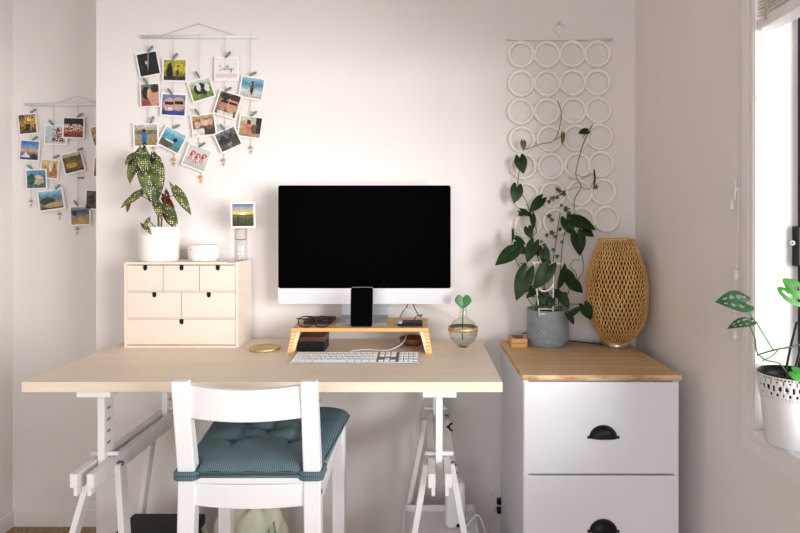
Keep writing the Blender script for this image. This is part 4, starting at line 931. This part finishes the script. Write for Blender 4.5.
MB().rbox(px0+.012, px1-.012, 2.0, 2.02, RZ+.0003, RZ+.05, .003).build('cradle', 'blackmetal', ph)
# notebook and glasses
tag(MB().rbox(-.425, -.325, 2.045, 2.155, RZ+.0002, RZ+.012, .002).build('notebook', 'black', origin=(-.375, 2.1, RZ)), 'closed black notebook lying behind the eyeglasses on the riser', 'notebook')
gl = empty('eyeglasses', (-.375, 2.0, RZ), 'black-framed eyeglasses resting folded on the left of the riser', 'glasses')
gy = 1.992; gz = RZ+.019
fr = MB()
for cx_ in (-.405, -.348):
    loop = [(cx_+.026*math.copysign(abs(math.cos(a*math.pi/16))**.8, math.cos(a*math.pi/16)), gy+.010*math.sin(a*math.pi/16), gz+.0165*math.copysign(abs(math.sin(a*math.pi/16))**.8, math.sin(a*math.pi/16))) for a in range(32)]
    fr.tube(loop, .0021, 7, closed=True)
fr.tube(smooth_path([(-.380, gy+.003, gz+.006), (-.3765, gy+.002, gz+.009), (-.373, gy+.003, gz+.006)]), .002, 7)
fr.build('frame', 'black', gl)
for s_, a_, b_ in ((1, -.432, -.335), (-1, -.321, -.42)):
    MB().tube(smooth_path([(a_, gy+.006, gz+.010), (a_-s_*.003, gy+.022, gz+.006), (b_-s_*.03, gy+.036+.005*s_, gz-.002), (b_, gy+.042+.005*s_, RZ+.0035)]), .0022, 7).build('temple', 'black', gl)
for cx_ in (-.405, -.348):
    MB().prism([(cx_+.0245*math.cos(a*math.pi/12), gz+.015*math.sin(a*math.pi/12)) for a in range(24)], 'y', gy-.0004, gy+.0004).build('lens', 'glass', gl)
# small black hub on the riser's right
hb = empty('card_reader', (-.02, 2.05, RZ), 'small black card reader on the right of the riser', 'card reader')
MB().rbox(-.085, .002, 2.0, 2.075, RZ+.0002, RZ+.011, .003).build('body', 'black', hb)
MB().rbox(-.0835, -.070, 2.003, 2.05, RZ+.0108, RZ+.0135, .001).build('white_slot', 'plastic', hb)
MB().tube(smooth_path([(-.03, 2.075, RZ+.006), (-.02, 2.1, RZ+.02), (.0, 2.12, RZ+.022), (-.01, 2.16, RZ+.01), (-.03, 2.195, RZ+.04), (-.06, 2.215, RZ+.11)]), .0018, 7).build('lead', 'cord_k', hb)
tag(MB().tube(smooth_path([P(398, 322, 2.2), P(402, 313, 2.205), P(407, 306, 2.21), P(411, 298, 2.21)]), .0018, 7).build('charging_cable', 'cord_k', origin=P(404, 310, 2.2)), 'short black cable rising behind the monitor right of its stand', 'cable')
m_ = MB().tube(smooth_path([P(424, 306, 2.205), P(435, 309, 2.21), P(450, 315, 2.21), P(462, 321, 2.215), P(478, 337, 2.225)]), .0022, 7).tube(smooth_path([P(409, 320, 2.2), P(416, 312, 2.2), P(422, 305, 2.21)]), .0018, 7).tube(smooth_path([P(404, 309, 2.2), P(410, 311, 2.2), P(417, 317, 2.2)]), .0018, 7)
tag(m_.build('white_cable', 'cord_w', origin=P(424, 306, 2.2)), 'white cable looping from behind the monitor down past the glass vase', 'cable')
# under the riser
wl = empty('wooden_box', (-.37, 2.02, DZ), 'dark reddish wooden box stowed under the left of the riser', 'box')
MB().rbox(-.432, -.342, 1.995, 2.10, DZ+.0002, DZ+.036, .002).build('body', 'black', wl)
MB().rbox(-.433, -.341, 1.994, 2.101, DZ+.0362, DZ+.054, .002).build('lid', 'darkwood', wl)
BCn = Vector((-.035, 2.12, DZ))
tag(MB().lathe([(.0005, 0), (.028, 0), (.044, .012), (.05, .026), (.048, .0275), (.040, .014), (.0005, .006)], BCn, 32).build('wooden_bowl', 'brownwood', origin=BCn), 'small round brown wooden bowl under the right of the riser', 'bowl')
kc = MB().tube(smooth_path([(-.055, 2.09, DZ+.045), (-.07, 2.05, DZ+.02), (-.12, 2.02, DZ+.0022), (-.20, 2.03, DZ+.0022), (-.25, 2.00, DZ+.0022), (-.235, 1.98, DZ+.0022), (-.20, 1.985, DZ+.0022), (-.17, 1.965, DZ+.004), (-.14, 1.95, DZ+.006)]), .0019, 7)
tag(kc.build('keyboard_cable', 'cord_w', origin=(-.15, 2.0, DZ)), 'white looped cable under the riser leading to the keyboard', 'cable')
# ---------------------------------------------------------------- keyboard
kx0, kyf, kw, kd = -.428, 1.832, .418, .116
kbo = empty('computer_keyboard', (kx0+kw/2, kyf+kd/2, DZ), 'full-size white keyboard on the desk in front of the riser', 'keyboard')
tilt = .006/kd
def kz(y): return DZ+.0055+(y-kyf)*tilt
m_ = MB(); m_.add([(kx0, kyf, DZ+.001), (kx0+kw, kyf, DZ+.001), (kx0+kw, kyf+kd, DZ+.001), (kx0, kyf+kd, DZ+.001), (kx0, kyf, kz(kyf)), (kx0+kw, kyf, kz(kyf)), (kx0+kw, kyf+kd, kz(kyf+kd)), (kx0, kyf+kd, kz(kyf+kd))], [(0, 3, 2, 1), (4, 5, 6, 7), (0, 1, 5, 4), (2, 3, 7, 6), (0, 4, 7, 3), (1, 2, 6, 5)])
m_.build('base', mat('keyboard_base', (178, 176, 178), .45, var=.01), kbo, bevel=.002)
U = .0183; gx = kx0+.006; pitch = .01865
m_ = MB(); a_, b_ = gx+15.05*U, gx+18.75*U
m_.add([(a_, kyf+.003, kz(kyf)+.0001), (b_, kyf+.003, kz(kyf)+.0001), (b_, kyf+kd-.003, kz(kyf+kd)+.0001), (a_, kyf+kd-.003, kz(kyf+kd)+.0001), (a_, kyf+.003, kz(kyf)+.0008), (b_, kyf+.003, kz(kyf)+.0008), (b_, kyf+kd-.003, kz(kyf+kd)+.0008), (a_, kyf+kd-.003, kz(kyf+kd)+.0008)], [(0, 3, 2, 1), (4, 5, 6, 7), (0, 1, 5, 4), (2, 3, 7, 6), (0, 4, 7, 3), (1, 2, 6, 5)]).build('grey_inlay', 'greyplastic', kbo)
rowsK = [ [1.25]*2+[1]*0+[1.25]+[6.2]+[1.25]*2+[1.25]+[1.3], [2.2]+[1]*10+[2.8], [1.8]+[1]*11+[2.2], [1.5]+[1]*12+[1.5], [1]*13+[2], [1.07]*14 ]
keysrc = {}
def key(x, y, w_, d_):
    kk = (round(w_, 4), round(d_, 4))
    p = Vector((x+w_/2, y+d_/2, kz(y+d_/2)+.0016))
    if kk not in keysrc:
        o = MB().rbox(-w_/2+.0012, w_/2-.0012, -d_/2+.0012, d_/2-.0012, -.0016, .0016, .0008, 2).box(-.0022, .0006, -.002, .0026, .0016, .00166, 1).build('key', ['plastic', 'ink'], kbo); keysrc[kk] = o
        o.location = p-kbo.location
    else:
        o = keysrc[kk].copy(); COL.objects.link(o); o.parent = kbo; o.location = p-kbo.location
for r_, row in enumerate(rowsK):
    x = gx; sc = 15*U/(sum(row)*U); y = kyf+.004+r_*pitch; d_ = pitch if r_ < 5 else pitch*.72
    for q in row: key(x, y, q*U*sc, d_); x += q*U*sc
nx = gx+15.3*U; px_ = gx+18.95*U-.0008
for r_ in range(6):
    y = kyf+.004+r_*pitch; d_ = pitch if r_ < 5 else pitch*.72
    if r_ in (0, 3, 4, 5):
        for q in range(3): key(nx+q*U*1.05, y, U, d_)
    if r_ == 1: key(nx+1*U*1.05, y, U, d_)
    n_ = 4 if r_ > 1 else 3
    for q in range(3 if r_ in (0, 1) else 4):
        key(px_+q*.0158, y, .0158, d_)
key(px_+3*.0158, kyf+.004, .0158, pitch*2)

# ---------------------------------------------------------------- glass vase with cutting
VC = Vector((.150, 2.085, DZ))
va = empty('bud_vase', VC, 'round glass vase with gold band and heart-leaf cutting on the desk', 'vase')
def sp(r, n, a0, a1, zc): return [(r*math.sin(a0+(a1-a0)*i/n), zc-r*math.cos(a0+(a1-a0)*i/n)) for i in range(n+1)]
outer = [(.0005, 0), (.018, 0)]+sp(.053, 18, .40, 2.80, .055)[0:]+[(.0145, .120), (.0135, .150), (.0155, .160)]
inner = [(.0135, .160), (.0118, .150), (.0125, .118)]+sp(.0505, 18, 2.80, .40, .055)+[(.0005, .0085)]
MB().lathe(outer+inner, VC, 48).build('body', 'glass', va)
MB().lathe([(.0530, .060), (.0541, .060), (.0545, .067), (.0538, .074), (.0525, .074)], VC, 48).build('gold_band', 'gold', va)
MB().lathe([(.0005, .0095)]+sp(.0498, 14, .42, 1.62, .055)+[(.0005, .058)], VC, 40).build('water', 'water', va)
MB().tube(smooth_path([P(462.5, 340, 2.085), P(462.5, 325, 2.085), P(463, 312, 2.085), P(463.5, 304, 2.08)]), .0024, 7).build('stem', 'leafh', va)
add_leaf(va, ('leafh', 'leafh'), P(463, 297.5, 2.07), P(463, 309, 2.065), 17/FPX*2.07, (.1, -1, .25), arch=.1, fold=.2)

# ---------------------------------------------------------------- window plant
WC = Vector((.862, 1.335, .891))
wp = empty('potted_monstera', WC, 'swiss cheese vine in white lace-edged pot on the window sill', 'potted plant')
m_ = MB(); n = 120
m_.lathe([(.0005, .001), (.050, 0), (.053, .004), (.0625, .118)], WC, 60)
m_.build('pot', 'plastic', wp)
# pierced lace band
m_ = MB(); n, q = 180, 16; za, zb = .112, .166
vs = []
for i in range(q+1):
    t = i/q; r = .0635+.0065*t
    for j in range(n): a = 2*math.pi*j/n; vs.append(WC+Vector((r*math.cos(a), r*math.sin(a), za+(zb-za)*t)))
fs = []
for i in range(q):
    for j in range(n):
        u = (j+.5)/n*32; v = (i+.5)/q; fu = u-math.floor(u)
        hole = False
        if ((fu-.5)/.24)**2+((v-.52)/.13)**2 < 1: hole = True
        if (min(fu, 1-fu)/.13)**2+((v-.78)/.07)**2 < 1 or (min(fu, 1-fu)/.16)**2+((v-.25)/.07)**2 < 1: hole = True
        fu3 = (u*2) % 1
        if ((fu3-.5)/.3)**2+((v-.90)/.05)**2 < 1 or ((fu3-.5)/.3)**2+((v-.09)/.05)**2 < 1: hole = True
        if not hole: fs.append((i*n+j, i*n+(j+1) % n, (i+1)*n+(j+1) % n, (i+1)*n+j))
m_.add(vs, fs, 0, True)
lo2 = m_.build('lace_band', 'plastic', wp); sm = lo2.modifiers.new('t', 'SOLIDIFY'); sm.thickness = .0012
MB().lathe([(.0600, .10), (.0618, .112), (.0665, .168), (.0650, .169), (.058, .150), (.056, .13), (.0005, .13)], WC, 60).build('inner_pot', 'black', wp)
MB().lathe([(.0005, .150), (.03, .152), (.058, .147)], WC, 30).build('soil', 'soil', wp)
m_ = MB()
def wst(pts, r=.0016, mm='stem'): MB().tube(smooth_path([P(x, y, Y) for x, y, Y in pts]), r, 7).build('stem', mm, wp)
wst([(744.5, 307, 1.33), (756, 322, 1.33), (767, 340, 1.33), (774, 351, 1.33)], .0017, 'leafb'); wst([(749, 324, 1.33), (755, 338, 1.33), (757, 352, 1.33), (766, 360, 1.33), (780, 364, 1.33), (790, 379, 1.335)], .0018, 'stem')
wst([(757, 355, 1.33), (774, 350, 1.33), (790, 347, 1.33), (806, 343, 1.33)], .002, 'monst'); wst([(762, 361, 1.32), (772, 356, 1.32), (778, 350, 1.32)], .0014, 'stem')
wst([(784, 381, 1.335), (790, 350, 1.34), (797, 322, 1.345)], .0028, 'black'); wst([(792, 381, 1.335), (800, 350, 1.34), (806, 318, 1.345)], .0028, 'black')
def holes(u, v):
    for (a, b, ra, rb) in ((.28, .45, .09, .16), (.50, .42, .08, .16), (.70, .38, .06, .14), (.30, -.45, .09, .16), (.52, -.42, .08, .16), (.72, -.36, .06, .13), (.14, .5, .05, .14)):
        if ((u-a)/ra)**2+((v-b)/rb)**2 < 1: return True
    return False
def ml(bx, by, tx, ty, w_, Y, nrm, m=('monst', 'leafu'), hol=holes, **k):
    leaf(P(bx, by, Y), P(tx, ty, Y-.01), w_/FPX*Y, nrm, n=30, holes=hol, **k).build('leaf', m, wp, fixn=False)
ml(745, 303, 715, 302, 24, 1.325, (.1, -1, .7), arch=.2); ml(750, 322, 727, 329, 12, 1.33, (0, -1, 1.2), arch=.25)
ml(786, 288, 812, 308, 26, 1.30, (-.2, -1, .6), ('leafb', 'leafb')); ml(793, 372, 806, 382, 16, 1.28, (0, -1, .8), ('leafb', 'leafb'), None)
